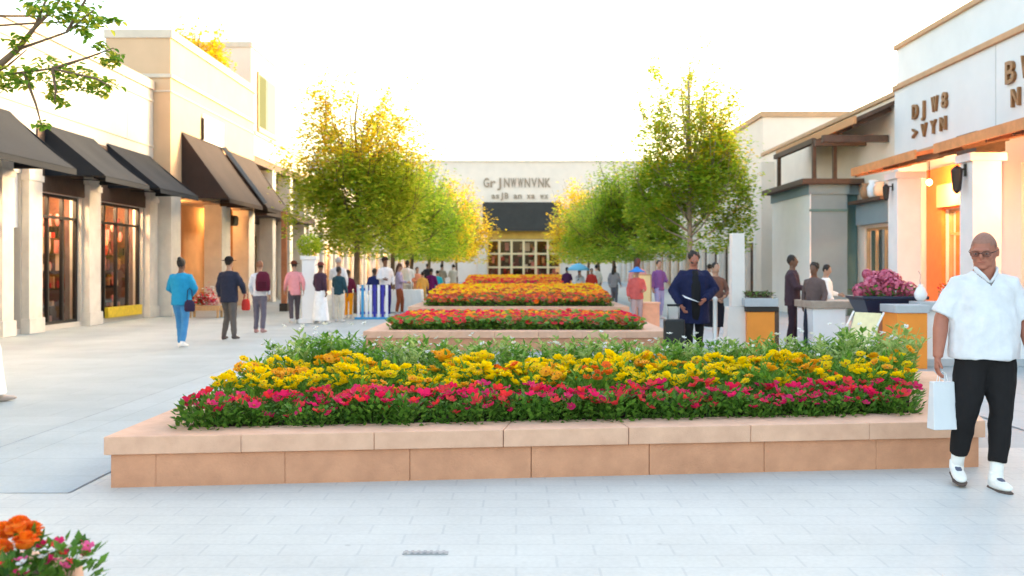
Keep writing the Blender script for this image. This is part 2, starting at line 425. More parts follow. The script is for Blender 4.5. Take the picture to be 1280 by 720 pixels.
    if hero:
        g = MB(); gm = mat('spectacle_frame', (.012,.01,.01), .25)
        for q in (-1,1):
            pts = [hp((q*.034+.026*cos(a), -.104, 1.644+.019*sin(a))) for a in [2*pi*k/16 for k in range(17)]]
            g.tube(pts, .0014, 6, m=gm, caps=False)
            g.tube([hp((q*.060,-.103,1.650)), hp((q*.078,-.05,1.648)), hp((q*.084,.01,1.648))], .0026, 6, m=gm)
        g.tube([hp((-.009,-.106,1.648)), hp((.009,-.106,1.648))], .0028, 6, m=gm)
        gl = g.build('glasses', None, root, smooth=True); lens = glassmat('spectacle_lens', (.80,.72,.68), .0)
        for q in (-1,1):
            g = MB(); g.ell(hp((q*.034,-.103,1.644)), (.025,.0012,.018), 16, 8, m=lens, rot=hr); g.build('lens', None, gl, smooth=True)
    return root

W_ = (.82,.83,.84)
# the man walking in the foreground; pixel scale ~179 px/m at his distance
man = person('man in white short sleeved polo and black cropped trousers walking past the nearest flower bed', 3.27, 6.95, face=-6, h=1.775, skin='warm', top=(.66,.67,.70),
    sleeve='short', hem=.875, top_w=1.17, bottom=(.012,.011,.012), kind='cropped', hair='bald', shoe=(.80,.80,.78), heavy=1.18, hero=True, voxel=.009,
    rleg=((-.135,-.045,.50),(-.165,.06,.135)), lleg=((.090,-.06,.51),(.040,-.10,.085)),
    rarm=((-.275,.03,1.15),(-.315,-.02,.885)), larm=((.275,.03,1.14),(.275,-.10,.91)), headturn=-30, headnod=13)
sock = MB()
for (kx,ky,kz),(ax,ay,az) in (((-.135,-.045,.50),(-.165,.06,.135)),((.090,-.06,.51),(.040,-.10,.085))):
    k, a = V((kx,ky,kz)), V((ax,ay,az)); sk = MB(); sk.tube([a.lerp(k,.30), a.lerp(k,.12), a+V((0,0,-.02))], [.05,.043,.046], 14)
    sk.build('sock', mat('white_sock', (.8,.79,.77), .9, bump=.2, bscale=150), man, smooth=True)

person('person in bright cyan hooded top and light blue trousers seen from behind', -6.35, 18.9, face=172, h=1.70, skin='brown', top=(.01,.25,.46), hem=.84, top_w=1.2, bottom=(.05,.22,.46),
    hair='bun', shoe=(.7,.7,.7), voxel=.016, larm=((.27,-.02,1.16),(.10,-.2,1.02)), rarm=((-.27,-.02,1.16),(-.10,-.2,1.02)))
person('person in black brimmed hat and dark navy jacket striding away by the shops', -6.05, 21.0, face=165, h=1.74, skin='tan', top=(.025,.028,.05), hem=.80, top_w=1.15, bottom=(.10,.09,.085),
    hair='short', hat=('brim',(.015,.012,.012)), shoe=(.06,.05,.05), voxel=.016, lleg=((.13,-.15,.50),(.19,-.10,.085)), rleg=((-.13,.06,.50),(-.20,.14,.12)), rarm=((-.28,-.05,1.16),(-.22,-.24,.98)))
person('person in pale blue shirt and dark shorts over grey leggings carrying a maroon backpack', -6.0, 23.3, face=170, h=1.68, skin='tan', top=(.62,.66,.74), hem=.9, bottom=(.13,.12,.16),
    hair='short', hair_col=(.25,.10,.05), shoe=(.35,.2,.2), voxel=.016, lleg=((.11,-.07,.5),(.12,-.05,.085)), rleg=((-.11,.02,.5),(-.11,.08,.10)))
person('person in dark maroon top and long white skirt at the left edge of the plaza', -5.96, 11.15, face=120, h=1.68, skin='brown', top=(.09,.02,.04), hem=.95, bottom=(.8,.8,.8), kind='long_skirt',
    hair='long', shoe=(.5,.4,.35), voxel=.016, larm=((.24,.03,1.15),(.25,-.02,.9)), rarm=((-.24,.0,1.15),(-.24,-.05,.9)))
person('person in loose navy coat over black shirt holding a paper, tallest figure near the beds', 2.93, 16.4, face=0, h=1.78, skin='warm', top=(.010,.014,.050), hem=.60, top_w=1.5, bottom=(.012,.012,.014),
    hair='curly', shoe=(.03,.03,.03), voxel=.014, larm=((.33,-.02,1.15),(.12,-.27,.98)), rarm=((-.34,-.02,1.13),(-.24,-.24,.88)), headnod=14)
r = thing('suitcase', 'black upright case with a grey handle at the feet of the navy coated person', 'suitcase', (2.55,16.0,0)); b = MB(); b.box(-.17,.15,-.12,.12,.06,.70); b.build('body', mat('black_case', (.012,.012,.013), .5), r, bevel=.03)
for q in (-.10,.08):
    b = MB(); b.tube([(q,.06,.68),(q,.06,.92)], .01, 6); b.build('handle_bar', mat('grey_bar', (.35,.35,.35), .4, metal=.5), r, smooth=True)
b = MB(); b.tube([(-.11,.06,.92),(.09,.06,.92)], .018, 8); b.build('grip', mat('black_case', (.012,.012,.013), .5), r, smooth=True)
for q in (-.12,.10):
    b = MB(); b.tube([(q-.02,0,.035),(q+.02,0,.035)], .035, 12, side=V((0,1,0))); b.build('wheel', mat('black_case', (.012,.012,.013), .5), r)
nav = [o for o in bpy.data.objects if o.get('label', '').startswith('person in loose navy coat')][0]
b = MB(); b.tube([(0,-.175,.66),(0,-.195,.95),(0,-.188,1.2),(0,-.160,1.36),(0,-.10,1.45)], [(.06,.02),(.07,.02),(.075,.02),(.06,.02),(.045,.015)], 12); b.build('shirt', cm((.012,.012,.013)), nav, smooth=True)
b = MB(); b.tube([(0,-.055,1.545),(0,-.062,1.57),(0,-.05,1.60)], [(.03,.03),(.056,.04),(.062,.04)], 12); b.build('beard', mat('hair_20', (.02,.014,.01), .6), nav, smooth=True)
r = thing('paper_sheet', 'folded white paper in the hand of the navy coated person', 'paper', (2.84,16.05,1.02), radians(10)); b = MB(); b.hexa([(-.13,-.02,.02),(.13,-.03,-.06),(.13,.08,-.05),(-.13,.10,.06),(-.13,-.02,.025),(.13,-.03,-.055),(.13,.08,-.045),(-.13,.10,.065)]); b.build('sheet', mat('paper_white', (.8,.8,.8), .7), r)
person('person in flowered dark top and black skirt behind the navy coated person', 3.85, 19.2, face=20, h=1.62, skin='tan', top=(.16,.08,.06), hem=.95, bottom=(.010,.010,.016), kind='skirt',
    hair='short', voxel=.018, larm=((.26,-.05,1.15),(.08,-.22,1.05)), rarm=((-.26,-.05,1.15),(-.10,-.22,1.0)))
person('dark dressed person with short black hair standing beside the white counter', 5.28, 19.0, face=70, h=1.76, skin='brown', top=(.06,.035,.045), hem=.8, top_w=1.1, bottom=(.035,.02,.03), shoe=(.03,.03,.03), voxel=.016,
    larm=((.25,-.08,1.15),(.15,-.28,1.1)), rarm=((-.25,-.08,1.15),(-.15,-.28,1.12)))
person('shorter person in grey brown jacket standing next to the short haired one', 5.42, 18.1, face=-40, h=1.60, skin='brown', top=(.13,.09,.085), hem=.85, bottom=(.03,.03,.045), hair='curly', shoe=(.03,.03,.03), voxel=.016)
person('person in white shirt leaning at the white counter with dark hair', 6.1, 19.6, face=75, h=1.58, skin='tan', top=(.82,.81,.78), hem=.85, top_w=1.15, bottom=(.3,.25,.25), voxel=.016, headnod=15)
# bags of the three walkers, each carried thing on its own
def pack(name, label, cat, loc, w_, d_, h_, c, rz=0, strap=None):
    r = thing(name, label, cat, loc, rz); b = MB(); n = 5
    b.tube([(0,0,0),(0,0,.03),(0,0,h_*.5),(0,0,h_*.85),(0,0,h_)], [(w_*.40,d_*.40),(w_*.5,d_*.5),(w_*.52,d_*.55),(w_*.44,d_*.45),(w_*.25,d_*.25)], 14); b.build('body', cm(c, 'bag'), r, smooth=True)
    if strap:
        b = MB(); b.tube([(-w_*.25,0,h_*.9),(-w_*.2,0,h_+strap*.8),(0,0,h_+strap),(w_*.2,0,h_+strap*.8),(w_*.25,0,h_*.9)], .008, 6); b.build('strap', cm(tuple(v*.6 for v in c), 'bag'), r, smooth=True)
    else:
        b = MB(); b.box(-w_*.3,w_*.3,-d_*.62,-d_*.45,h_*.15,h_*.5); b.build('pocket', cm(tuple(v*.7 for v in c), 'bag'), r, bevel=.01)
    return r
pack('backpack', 'maroon backpack worn by the person in pale blue shirt', 'backpack', (-5.86,23.05,.98), .34, .2, .46, (.10,.012,.03))
pack('handbag', 'dark handbag hanging at the hip of the cyan hooded walker', 'bag', (-6.13,18.70,.70), .20, .1, .22, (.03,.02,.05), strap=.22)
pack('shopping_bag', 'small red bag held by the walker in the black brimmed hat', 'bag', (-5.74,21.15,.62), .18, .1, .24, (.55,.04,.03), strap=.14)
# left crowd
person('person in pink top and brown sun hat beside the white pedestal', -6.1, 27.4, face=200, h=1.70, skin='tan', top=(.75,.30,.32), hem=.8, bottom=(.09,.07,.08), hat=('brim',(.13,.035,.02)), voxel=.02)
person('person in dark top and long white skirt wearing a reddish hat', -5.30, 27.0, face=150, h=1.66, skin='brown', top=(.06,.03,.05), hem=.92, bottom=(.78,.8,.82), kind='long_skirt', hat=('brim',(.15,.04,.035)), voxel=.02)
person('tall person in pale grey tunic behind the reddish hat', -5.25, 29.4, face=180, h=1.84, skin='tan', top=(.62,.62,.64), hem=.7, bottom=(.5,.5,.5), hair='short', hair_col=(.4,.38,.36), voxel=.02)
person('person in dark teal jacket and cream trousers among the left crowd', -4.98, 28.0, face=160, h=1.55, skin='brown', top=(.02,.06,.08), hem=.86, bottom=(.62,.58,.5), voxel=.02)
person('person in maroon top and bright orange trousers', -5.12, 30.4, face=170, h=1.46, skin='brown', top=(.12,.012,.035), hem=.9, bottom=(.80,.30,.01), voxel=.02)
person('person in white blouse and dark hat behind the blue slatted barrier', -4.05, 30.8, face=20, h=1.84, skin='brown', top=(.72,.70,.70), hem=.95, bottom=(.03,.02,.15), hat=('brim',(.04,.02,.015)), voxel=.02)
person('person in navy top behind the blue slatted barrier', -4.5, 31.6, face=180, h=1.50, skin='dark', top=(.02,.03,.12), hem=.85, bottom=(.05,.05,.2), voxel=.022)
person('person in lilac shirt and brown hair past the slatted barrier', -3.75, 32.0, face=90, h=1.66, skin='tan', top=(.35,.30,.42), hem=.85, bottom=(.25,.07,.03), voxel=.022, hair='long', hair_col=(.08,.03,.015))
person('tall person in white shirt behind the draped table', -4.15, 38.0, face=180, h=1.8, skin='dark', top=(.78,.76,.74), hem=.85, bottom=(.5,.45,.4), voxel=.025)
person('person in salmon shirt behind the draped table', -3.85, 38.8, face=20, h=1.55, skin='tan', top=(.75,.28,.16), hem=.85, bottom=(.7,.35,.15), voxel=.025)
person('person in golden yellow top behind the draped table', -3.45, 36.8, face=180, h=1.38, skin='tan', top=(.8,.42,.10), hem=.8, bottom=(.5,.3,.1), voxel=.025)
person('person in deep purple clothes near the end of the draped table', -3.15, 37.0, face=170, h=1.50, skin='brown', top=(.13,.012,.11), hem=.75, bottom=(.16,.02,.10), voxel=.025)
person('person in turquoise top by the third flower bed', -3.12, 39.5, face=180, h=1.42, skin='tan', top=(.02,.42,.50), hem=.8, bottom=(.05,.35,.4), voxel=.025)
person('person in olive grey jacket under the far left trees', -3.5, 47.0, face=160, h=1.7, skin='tan', top=(.28,.24,.18), hem=.8, bottom=(.2,.2,.2), voxel=.03)
person('person in pale beige clothes under the far left trees', -3.15, 50.0, face=200, h=1.7, skin='pale', top=(.66,.60,.52), hem=.8, bottom=(.5,.45,.4), voxel=.03)
person('person in black shirt far along the left walk', -4.9, 55.0, face=180, h=1.75, skin='brown', top=(.03,.03,.035), hem=.85, bottom=(.1,.1,.15), voxel=.03)
person('person in red shirt far along the left walk', -6.3, 48.0, face=180, h=1.7, skin='tan', top=(.5,.05,.04), hem=.85, bottom=(.1,.1,.15), voxel=.03)
# right crowd
person('person in coral shirt and wide blue sun hat beside the second bed', 3.02, 24.9, face=10, h=1.52, skin='tan', top=(.55,.11,.10), hem=.85, top_w=1.15, bottom=(.4,.3,.3), hat=('wide',(.03,.22,.60)), voxel=.018)
person('person in light shirt holding the pale blue umbrella', 2.62, 41.0, face=10, h=1.45, skin='tan', top=(.6,.6,.62), hem=.85, bottom=(.2,.2,.3), voxel=.025, rarm=((-.2,-.1,1.2),(-.05,-.15,1.38)))
person('person in plum jacket beside the pale blue umbrella', 2.2, 43.0, face=180, h=1.55, skin='brown', top=(.08,.02,.07), hem=.8, bottom=(.1,.08,.1), voxel=.025)
person('person in scarlet top right of the pale blue umbrella', 3.15, 41.5, face=0, h=1.50, skin='tan', top=(.6,.05,.04), hem=.8, bottom=(.2,.1,.1), voxel=.025)
person('person in grey jacket and long dark hair under the right trees', 3.95, 40.0, face=150, h=1.62, skin='tan', top=(.25,.24,.26), hem=.8, bottom=(.1,.1,.12), hair='long', voxel=.025)
person('person in cream shirt under the right trees', 3.55, 44.0, face=180, h=1.66, skin='pale', top=(.75,.70,.62), hem=.85, bottom=(.4,.36,.3), voxel=.03)
person('person in purple top right of the blue sun hat', 4.25, 29.6, face=30, h=1.74, skin='tan', top=(.20,.08,.24), hem=.85, bottom=(.3,.3,.5), voxel=.022)
person('brown haired person in pink top behind the blue sun hat', 3.55, 29.0, face=180, h=1.80, skin='tan', top=(.55,.26,.24), hem=.8, bottom=(.4,.25,.2), hair='long', hair_col=(.10,.03,.02), voxel=.022)
person('person in rust shirt beside the far storefront columns', 7.6, 38.0, face=90, h=1.7, skin='brown', top=(.4,.12,.05), hem=.85, bottom=(.1,.08,.08), voxel=.025)
person('person in white top beside the far storefront columns', 6.4, 33.0, face=200, h=1.65, skin='tan', top=(.7,.7,.7), hem=.85, bottom=(.1,.1,.14), voxel=.025)

flush()

# ------------------------------------------------------------------ camera, light
cam = bpy.data.cameras.new('camera'); co = bpy.data.objects.new('camera', cam); col.objects.link(co)
co.location = (0, 0, 1.52); co.rotation_euler = (pi/2, 0, 0)
cam.sensor_width = 36; cam.lens = 35; cam.clip_end = 3000; cam.shift_y = -25/1280; cam.shift_x = -5/1280
cam.dof.use_dof = True; cam.dof.focus_distance = 7.6; cam.dof.aperture_fstop = 2.4
scn.camera = co
EL, AZ = radians(10.5), radians(50)      # sun low, beyond the right-hand roofs; azimuth from +Y towards +X
w = bpy.data.worlds.new('World'); scn.world = w; w.use_nodes = True
sky = w.node_tree.nodes.new('ShaderNodeTexSky'); sky.sky_type = 'NISHITA'; sky.sun_disc = False
sky.sun_elevation = EL; sky.sun_rotation = AZ; sky.air_density = 1.0; sky.dust_density = 3.0; sky.ozone_density = .6
bg = w.node_tree.nodes['Background']; bg.inputs[1].default_value = .15
w.node_tree.links.new(sky.outputs[0], bg.inputs[0])
sl = bpy.data.lights.new('sun', 'SUN'); sl.energy = .62; sl.angle = radians(10); sl.color = (1, .82, .60)
so = bpy.data.objects.new('sun', sl); col.objects.link(so)
d = V((sin(AZ)*cos(EL), cos(AZ)*cos(EL), sin(EL))); so.rotation_euler = d.to_track_quat('Z', 'Y').to_euler(); so.location = (30, 30, 30)
scn.view_settings.view_transform = 'Standard'; scn.view_settings.look = 'None'; scn.view_settings.gamma = 1
scn.view_settings.exposure = 2.86
scn.view_settings.use_white_balance = True; scn.view_settings.white_balance_temperature = 7000; scn.view_settings.white_balance_tint = 10
scn.cycles.use_denoising = True
scn.cycles.max_bounces = 8; scn.cycles.transparent_max_bounces = 16

# ------------------------------------------------------------------ ground
def sheet(name, x0, x1, y0, y1, z, m):
    b = MB(); b.add([(x0,y0,z),(x1,y0,z),(x1,y1,z),(x0,y1,z)], [(0,1,2,3)])
    return tag(b.build(name, m), None, None, kind='structure')
mg = mat('far_ground', (.42,.42,.42), .9, var=.1, scale=.05)
sheet('ground', -1500, 1500, -300, 2500, -.004, mg)
pm1 = pavemat('walk_slab', (.375,.42,.435), (.345,.39,.405), (.29,.33,.35), 1.2, .6, .006, off=.5, stain=.12)
pm2 = pavemat('band_slab', (.385,.435,.455), (.37,.42,.44), (.29,.33,.35), 1.33, .66, .006, off=0, stain=.12)
pm3 = pavemat('plaza_block', (.53,.535,.51), (.515,.52,.50), (.46,.47,.46), .42, .21, .008, off=.5, stain=.12)
sheet('pavement', -11.6, 12.0, -6, 108, 0, pm1)
sheet('pavement_band', -4.35, -3.02, 6.7, 108, .004, pm2)
sheet('pavement_band', 4.75, 6.05, 8.4, 108, .004, pm2)
sheet('plaza_paving', -11.6, 12.0, -6, 6.7, .004, pm3)
sheet('plaza_paving', -3.0, 12.0, 6.7, 8.4, .004, pm3)
jb = MB()      # dark joints between the paving fields
for (x0,x1,y0,y1) in ((-4.362,-4.35,6.7,108),(-3.02,-3.008,6.7,108),(-11.6,-4.35,6.694,6.706),(-4.35,-3.008,6.694,6.706),(4.738,4.75,8.4,108),(6.05,6.062,8.4,108)):
    jb.add([(x0,y0,.008),(x1,y0,.008),(x1,y1,.008),(x0,y1,.008)], [(0,1,2,3)])
tag(jb.build('pavement_joint', mat('joint_fill', (.27,.30,.33), .9, var=.3, scale=3)), None, None, kind='structure')
# slot drain and a small stain mark
db = MB(); db.box(-.60,-.36,5.26,5.31,.005,.010)
for k in range(7): db.box(-.59+k*.033,-.575+k*.033,5.262,5.308,.012,.016)
tag(db.build('drain_cover', mat('drain_steel', (.36,.35,.35), .7, metal=.1, var=.2, scale=20)), 'narrow dark slot drain cover set in the pale front paving', 'drain')

# ------------------------------------------------------------------ planters
sand = mat('tan_stone', (.64,.31,.18), .75, var=.16, scale=5, bump=.35, bscale=70, rgb2=(.50,.235,.135))
cope = mat('coping_stone', (.72,.435,.30), .7, var=.12, scale=6, bump=.2, bscale=110, rgb2=(.60,.345,.235))
soilm = mat('soil', (.06,.04,.025), 1, var=.4, scale=30, bump=.6, bscale=60)
def lerp2(a, b, t): return (a[0]+(b[0]-a[0])*t, a[1]+(b[1]-a[1])*t)
def planter(label, quad, n_front, n_side, prof, hz=.36, group=None):
    """quad: outer corners FL, FR, BR, BL; masonry of separate blocks under coping stones"""
    root = thing('flower_planter', label, 'planter', (0,0,0), 0, group)
    FL, FR, BR, BL = quad
    cx = sum(p[0] for p in quad)/4; cy = sum(p[1] for p in quad)/4
    def inset(p, d): 
        return (p[0]+(d if p[0] < cx else -d), p[1]+(d if p[1] < cy else -d))
    co_in = [inset(p, .42) for p in quad]; wo = [inset(p, .035) for p in quad]; wi = [inset(p, .30) for p in quad]
    wb = MB(); cb = MB(); g = .0025
    for k in range(4):
        a, b = quad[k], quad[(k+1)%4]; ai, bi = co_in[k], co_in[(k+1)%4]
        c, d2 = wo[k], wo[(k+1)%4]; ci, di = wi[k], wi[(k+1)%4]
        n = n_front if k in (0,2) else n_side
        L = math.dist(a, b)
        for j in range(n):
            t0, t1 = j/n, (j+1)/n
            e0 = t0+(g/L if j else 0); e1 = t1-(g/L if j < n-1 else 0)
            P = [lerp2(a,b,e0), lerp2(a,b,e1), lerp2(ai,bi,e1), lerp2(ai,bi,e0)]
            cb.prism(P, hz-.125, hz)
        # wall blocks: a short one at the first corner, then joints under the coping joints
        cuts = [0, .047] + [(j+.04)/n for j in range(1, n)] + [1] if k == 0 else [j/n for j in range(n+1)]
        if k == 0: cuts = [0,.047]+[.185+.1373*j for j in range(6)]+[1] if n == 7 else [j/n for j in range(n+1)]
        for t0, t1 in zip(cuts[:-1], cuts[1:]):
            e0 = t0+(g/L*.8 if t0 else 0); e1 = t1-(g/L*.8 if t1 < 1 else 0)
            P = [lerp2(c,d2,e0), lerp2(c,d2,e1), lerp2(ci,di,e1), lerp2(ci,di,e0)]
            wb.prism(P, -.02, hz-.127)
    wb.build('wall', sand, root, bevel=.006); cb.build('coping', cope, root, bevel=.006)
    # mounded soil
    sb = MB(); nx, ny = 12, len(prof)
    vs = []; si = [inset(p, .40) for p in quad]
    for j, (t, zz) in enumerate(prof):
        l = lerp2(si[0], si[3], t); r = lerp2(si[1], si[2], t)
        for i in range(nx+1):
            p = lerp2(l, r, i/nx); ed = min(i, nx-i); vs.append((p[0], p[1], hz-.03+(zz-hz+.03)*min(1, ed/1.2) if ed < 2 else zz))
    fs = [(j*(nx+1)+i, j*(nx+1)+i+1, (j+1)*(nx+1)+i+1, (j+1)*(nx+1)+i) for j in range(ny-1) for i in range(nx)]
    sb.add(vs, fs); sb.build('soil', soilm, root)
    def at(u, t):
        l = lerp2(si[0], si[3], t); r = lerp2(si[1], si[2], t); p = lerp2(l, r, u)
        for (t0,z0),(t1,z1) in zip(prof[:-1], prof[1:]):
            if t0 <= t <= t1: zz = z0+(z1-z0)*(t-t0)/(t1-t0); break
        return p[0], p[1], zz
    return root, at
P1, at1 = planter('nearest low planter of tan stone blocks with pale coping', [(-2.83,6.83),(3.56,7.55),(4.70,11.2),(-2.83,11.2)], 7, 4,
                  [(0,.345),(.12,.36),(.45,.41),(.75,.42),(1,.36)], group='stone planters down the middle of the plaza')
# ---- flower meshes
leafA = leafmat('petunia_leaf', (.045,.14,.015), (.14,.31,.04), .4)
leafB = leafmat('silver_leaf', (.18,.34,.05), (.52,.64,.24), .5)
leafC = leafmat('bright_leaf', (.08,.22,.02), (.20,.40,.05), .4)
redp = [leafmat('crimson_petal', (.70,.008,.06), (.86,.02,.12), .4, .6), leafmat('scarlet_petal', (.78,.02,.035), (.86,.06,.06), .4, .6), leafmat('magenta_petal', (.70,.008,.10), (.86,.03,.18), .4, .6)]
yelp = [leafmat('yellow_petal', (.93,.64,.004), (.96,.78,.015), .5, .6), leafmat('amber_petal', (.88,.38,.01), (.92,.52,.02), .3, .6)]
orap = leafmat('orange_petal', (.85,.14,.01), (.95,.26,.015), .25, .6)
whip = leafmat('white_petal', (.75,.75,.70), (.85,.85,.82), .3, .6)
pinkp = leafmat('pink_petal', (.80,.05,.25), (.85,.16,.36), .25, .6)
corem = mat('flower_core', (.35,.10,.01), .8)
def bloom(name, m, r=.038, lobes=5, cup=.35, core=True, layers=1):
    b = MB()
    for ly in range(layers):
        rr = r*(1-.28*ly); zo = ly*r*.22; ph0 = ly*.6
        n = lobes*4; vs = [(0,0,-r*.25+zo)]
        for ring, (f, z) in enumerate(((.42, r*.02), (1.0, r*cup))):
            for k in range(n):
                th = 2*pi*k/n+ph0; lob = 1-.24*abs(cos(lobes*th/2+.0))**6*(ring) if ring else 1
                q = rr*f*lob*(1+random.uniform(-.05,.05)); vs.append((q*cos(th), q*sin(th), zo+z*(1+random.uniform(-.3,.3)) - (.25*r if ring and k % 4 == 0 else 0)))
        fs = [(0,1+k,1+(k+1)%n) for k in range(n)]+[(1+k,1+n+k,1+n+(k+1)%n,1+(k+1)%n) for k in range(n)]
        b.add(vs, fs, m)
    if core: b.ell((0,0,r*.02+layers*r*.1), (r*.16,r*.16,r*.1), 8, 5, m=corem)
    me = b.mesh(name); me.polygons.foreach_set('use_smooth', [True]*len(me.polygons)); return me
def leafquad(b, p, d, l, w_, m=None, fold=.25):
    d = d.normalized(); s_ = d.cross(V((random.uniform(-.4,.4), random.uniform(-.4,.4), 1))).normalized(); n_ = s_.cross(d)
    b.add([p, p+d*l*.45+s_*w_*.5+n_*l*fold*.3, p+d*l, p+d*l*.45-s_*w_*.5+n_*l*fold*.3], [(0,1,2),(0,2,3)], m)
def rdir(up=.3):
    th = random.uniform(0,2*pi); z = random.uniform(-.3,1)*.8+up; v = V((cos(th), sin(th), z)); return v.normalized()
def bushmesh(name, r, h, n, ll, lw, m):
    b = MB()
    for k in range(n):
        th = random.uniform(0,2*pi); q = r*sqrt(random.random()); z = h*random.uniform(.05,1)*(1-.35*(q/r)**2)
        leafquad(b, V((q*cos(th), q*sin(th), z)), (V((cos(th)*q/r, sin(th)*q/r, random.uniform(-.1,.9)))+rdir()*.5), ll*random.uniform(.7,1.25), lw*random.uniform(.8,1.2), m)
    for k in range(6):
        th = random.uniform(0,2*pi); b.tube([(0,0,-.02),(r*.4*cos(th), r*.4*sin(th), h*.8)], [.004,.002], 4, m=m)
    return b.mesh(name)
fol_low = [bushmesh('foliage', .15, .21, 150, .055, .035, leafA) for _ in range(4)]
fol_mid = [bushmesh('foliage', .15, .27, 130, .07, .028, leafC) for _ in range(4)]
bl_red = [bloom('blossom', m, r) for m in redp for r in (.043,.052)]
bl_yel = [bloom('blossom', m, r, 6, .25, layers=2) for m in yelp for r in (.044,.054)]
bl_ora = [bloom('blossom', orap, .04, 6, .3, layers=2)]
def tallmesh(name, h, m, nst=9, white=True):
    b = MB()
    for s_ in range(nst):
        th = random.uniform(0,2*pi); hh = h*random.uniform(.6,1.1); lean = V((cos(th), sin(th), 0))*random.uniform(.03,.15); base = V((random.uniform(-.06,.06), random.uniform(-.06,.06), -.02))
        pts = [base+lean*t*t+V((0,0,hh*t)) for t in (0,.35,.7,1)]
        b.tube(pts, [.004,.0035,.003,.0015], 4, m=m)
        for k in range(18):
            t = random.uniform(.15,1); p = base+lean*t*t+V((0,0,hh*t)); leafquad(b, p, rdir(.35), random.uniform(.055,.095), random.uniform(.022,.036), m)
    return b.mesh(name)
fol_tall = [tallmesh('foliage', .42, leafB) for _ in range(3)]+[tallmesh('foliage', .38, leafC) for _ in range(3)]
bl_whi = [bloom('blossom', whip, .027, 5, .3), bloom('blossom', whip, .020, 5, .5)]
def plant(name, label, cat, group, loc, fol, blooms, nb, hr, zlo, zhi, tilt=.5, sc=1, parent_blossoms='blossom'):
    r_ = thing(name, label, cat, loc, random.uniform(0,6.28), group); r_.scale = (sc,sc,sc)
    meshobj('foliage', random.choice(fol), r_)
    for k in range(nb):
        th = 2*pi*(k+random.random()*.7)/nb; q = hr*sqrt(random.random())
        meshobj('blossom', random.choice(blooms), r_, (q*cos(th), q*sin(th), random.uniform(zlo,zhi)),
                (random.uniform(-.2,.75)*1.0, random.uniform(-tilt,tilt), random.uniform(0,6.28)), random.uniform(.8,1.15))
    return r_
G_red = 'red petunia plants in the front rows of the nearest bed'
G_yel = 'yellow flower plants in the middle rows of the nearest bed'
G_wht = 'leafy white flowering plants in the back rows of the nearest bed'
for row, (t, n) in enumerate(((.015,32),(.075,31),(.145,30))):
    for i in range(n):
        u = (i+.5+random.uniform(-.25,.25))/n; x, y, zz = at1(u, t+random.uniform(-.012,.012))
        nb = random.choice((5,6,7)) if row else random.choice((3,4,4,5))
        plant('petunia_plant', 'crimson petunia plant in the front rows of the nearest planter', 'flower', G_red, (x,y,zz-.02), fol_low, bl_red, nb, .12, .15 if row else .12, .23, sc=random.uniform(.74,1.16))
for row, (t, n) in enumerate(((.225,29),(.30,29),(.38,29),(.45,28),(.52,27))):
    for i in range(n):
        u = (i+.5+random.uniform(-.3,.3))/n; x, y, zz = at1(u, t+random.uniform(-.015,.015))
        gap = noise.noise(V((u*7, t*5, 3)))
        bl = (bl_yel[:2] if random.random() < .72 else bl_yel[2:]) if random.random() < .95 else bl_ora
        nb = random.choice((7,8,9)) if gap > -.3 and not (u > .72 and random.random() < .5) else random.choice((1,2,3))
        plant('coreopsis_plant', 'yellow flowering plant in the middle rows of the nearest planter', 'flower', G_yel, (x,y,zz-.02), fol_mid, bl, nb, .12, .20, .30, sc=random.uniform(.72,1.2))
for row, (t, n) in enumerate(((.60,25),(.67,25),(.75,25),(.83,24),(.92,22))):
    for i in range(n):
        u = (i+.5+random.uniform(-.3,.3))/n; x, y, zz = at1(u, t+random.uniform(-.02,.02))
        if u < .10 and row == 3: continue
        gap = noise.noise(V((u*6, t*4, 9)))
        plant('gaura_plant', 'tall leafy plant with small white flowers at the back of the nearest planter', 'flower', G_wht, (x,y,zz-.03), fol_tall, bl_whi, random.choice((1,2,3)), .12, .26, .46, sc=(random.uniform(.84,1.14)+.12*max(0,gap))*(1.18 if abs(u-.5) > .36 else 1))
# ---- far beds read as one mass each
def far_bed(label, quad, zt, front, top, n, hz=.37, group='stone planters down the middle of the plaza', bs=.055, seed=1, prof_h=None):
    random.seed(seed)
    H0 = hz-.01; prof = [(0,hz-.02),(.2,H0+.35*(zt-.3-H0)),(.6,zt-.28),(1,zt-.28)]
    root, at = planter(label, quad, 7, 5, prof, hz=hz, group=group)
    b = MB()
    for k in range(n*2):
        u, t = random.random(), random.random(); x, y, zz = at(u, t)
        leafquad(b, V((x,y,zz+random.uniform(-.04,.16))), rdir(.4), random.uniform(.09,.14), .06, random.choice((leafA,leafA,leafC)))
    for k in range(n):
        u, t = random.random(), random.random()**1.15; x, y, zz = at(u, t); zz += random.uniform(.14,.24)
        zone = t + .22*noise.noise(V((x*1.1, y*.8, seed)))
        m = random.choice(front if zone < .20 else top[0] if zone < .5 else top[1])
        if t < .05 and random.random() < .5: continue
        r = bs*random.uniform(.8,1.3); p = V((x,y,zz)); nn = V((random.uniform(-.4,.4), random.uniform(-1,.1), 1)).normalized(); a = nn.cross(V((1,0,0))).normalized(); c = nn.cross(a)
        vs = [p-nn*r*.3]+[p+a*(r*cos(q*pi/3))+c*(r*sin(q*pi/3)) for q in range(6)]
        b.add(vs, [(0,1+q,1+(q+1)%6) for q in range(6)], m)
    o = b.build('flower_bedding', None); tag(o, None, None, kind='stuff'); o['label'] = 'mass of bedding flowers filling the '+label.split(' low')[0]; o['category'] = 'flowers'
    random.seed(seed+50)
brown_red = leafmat('rust_petal', (.35,.05,.015), (.60,.12,.02), .25)
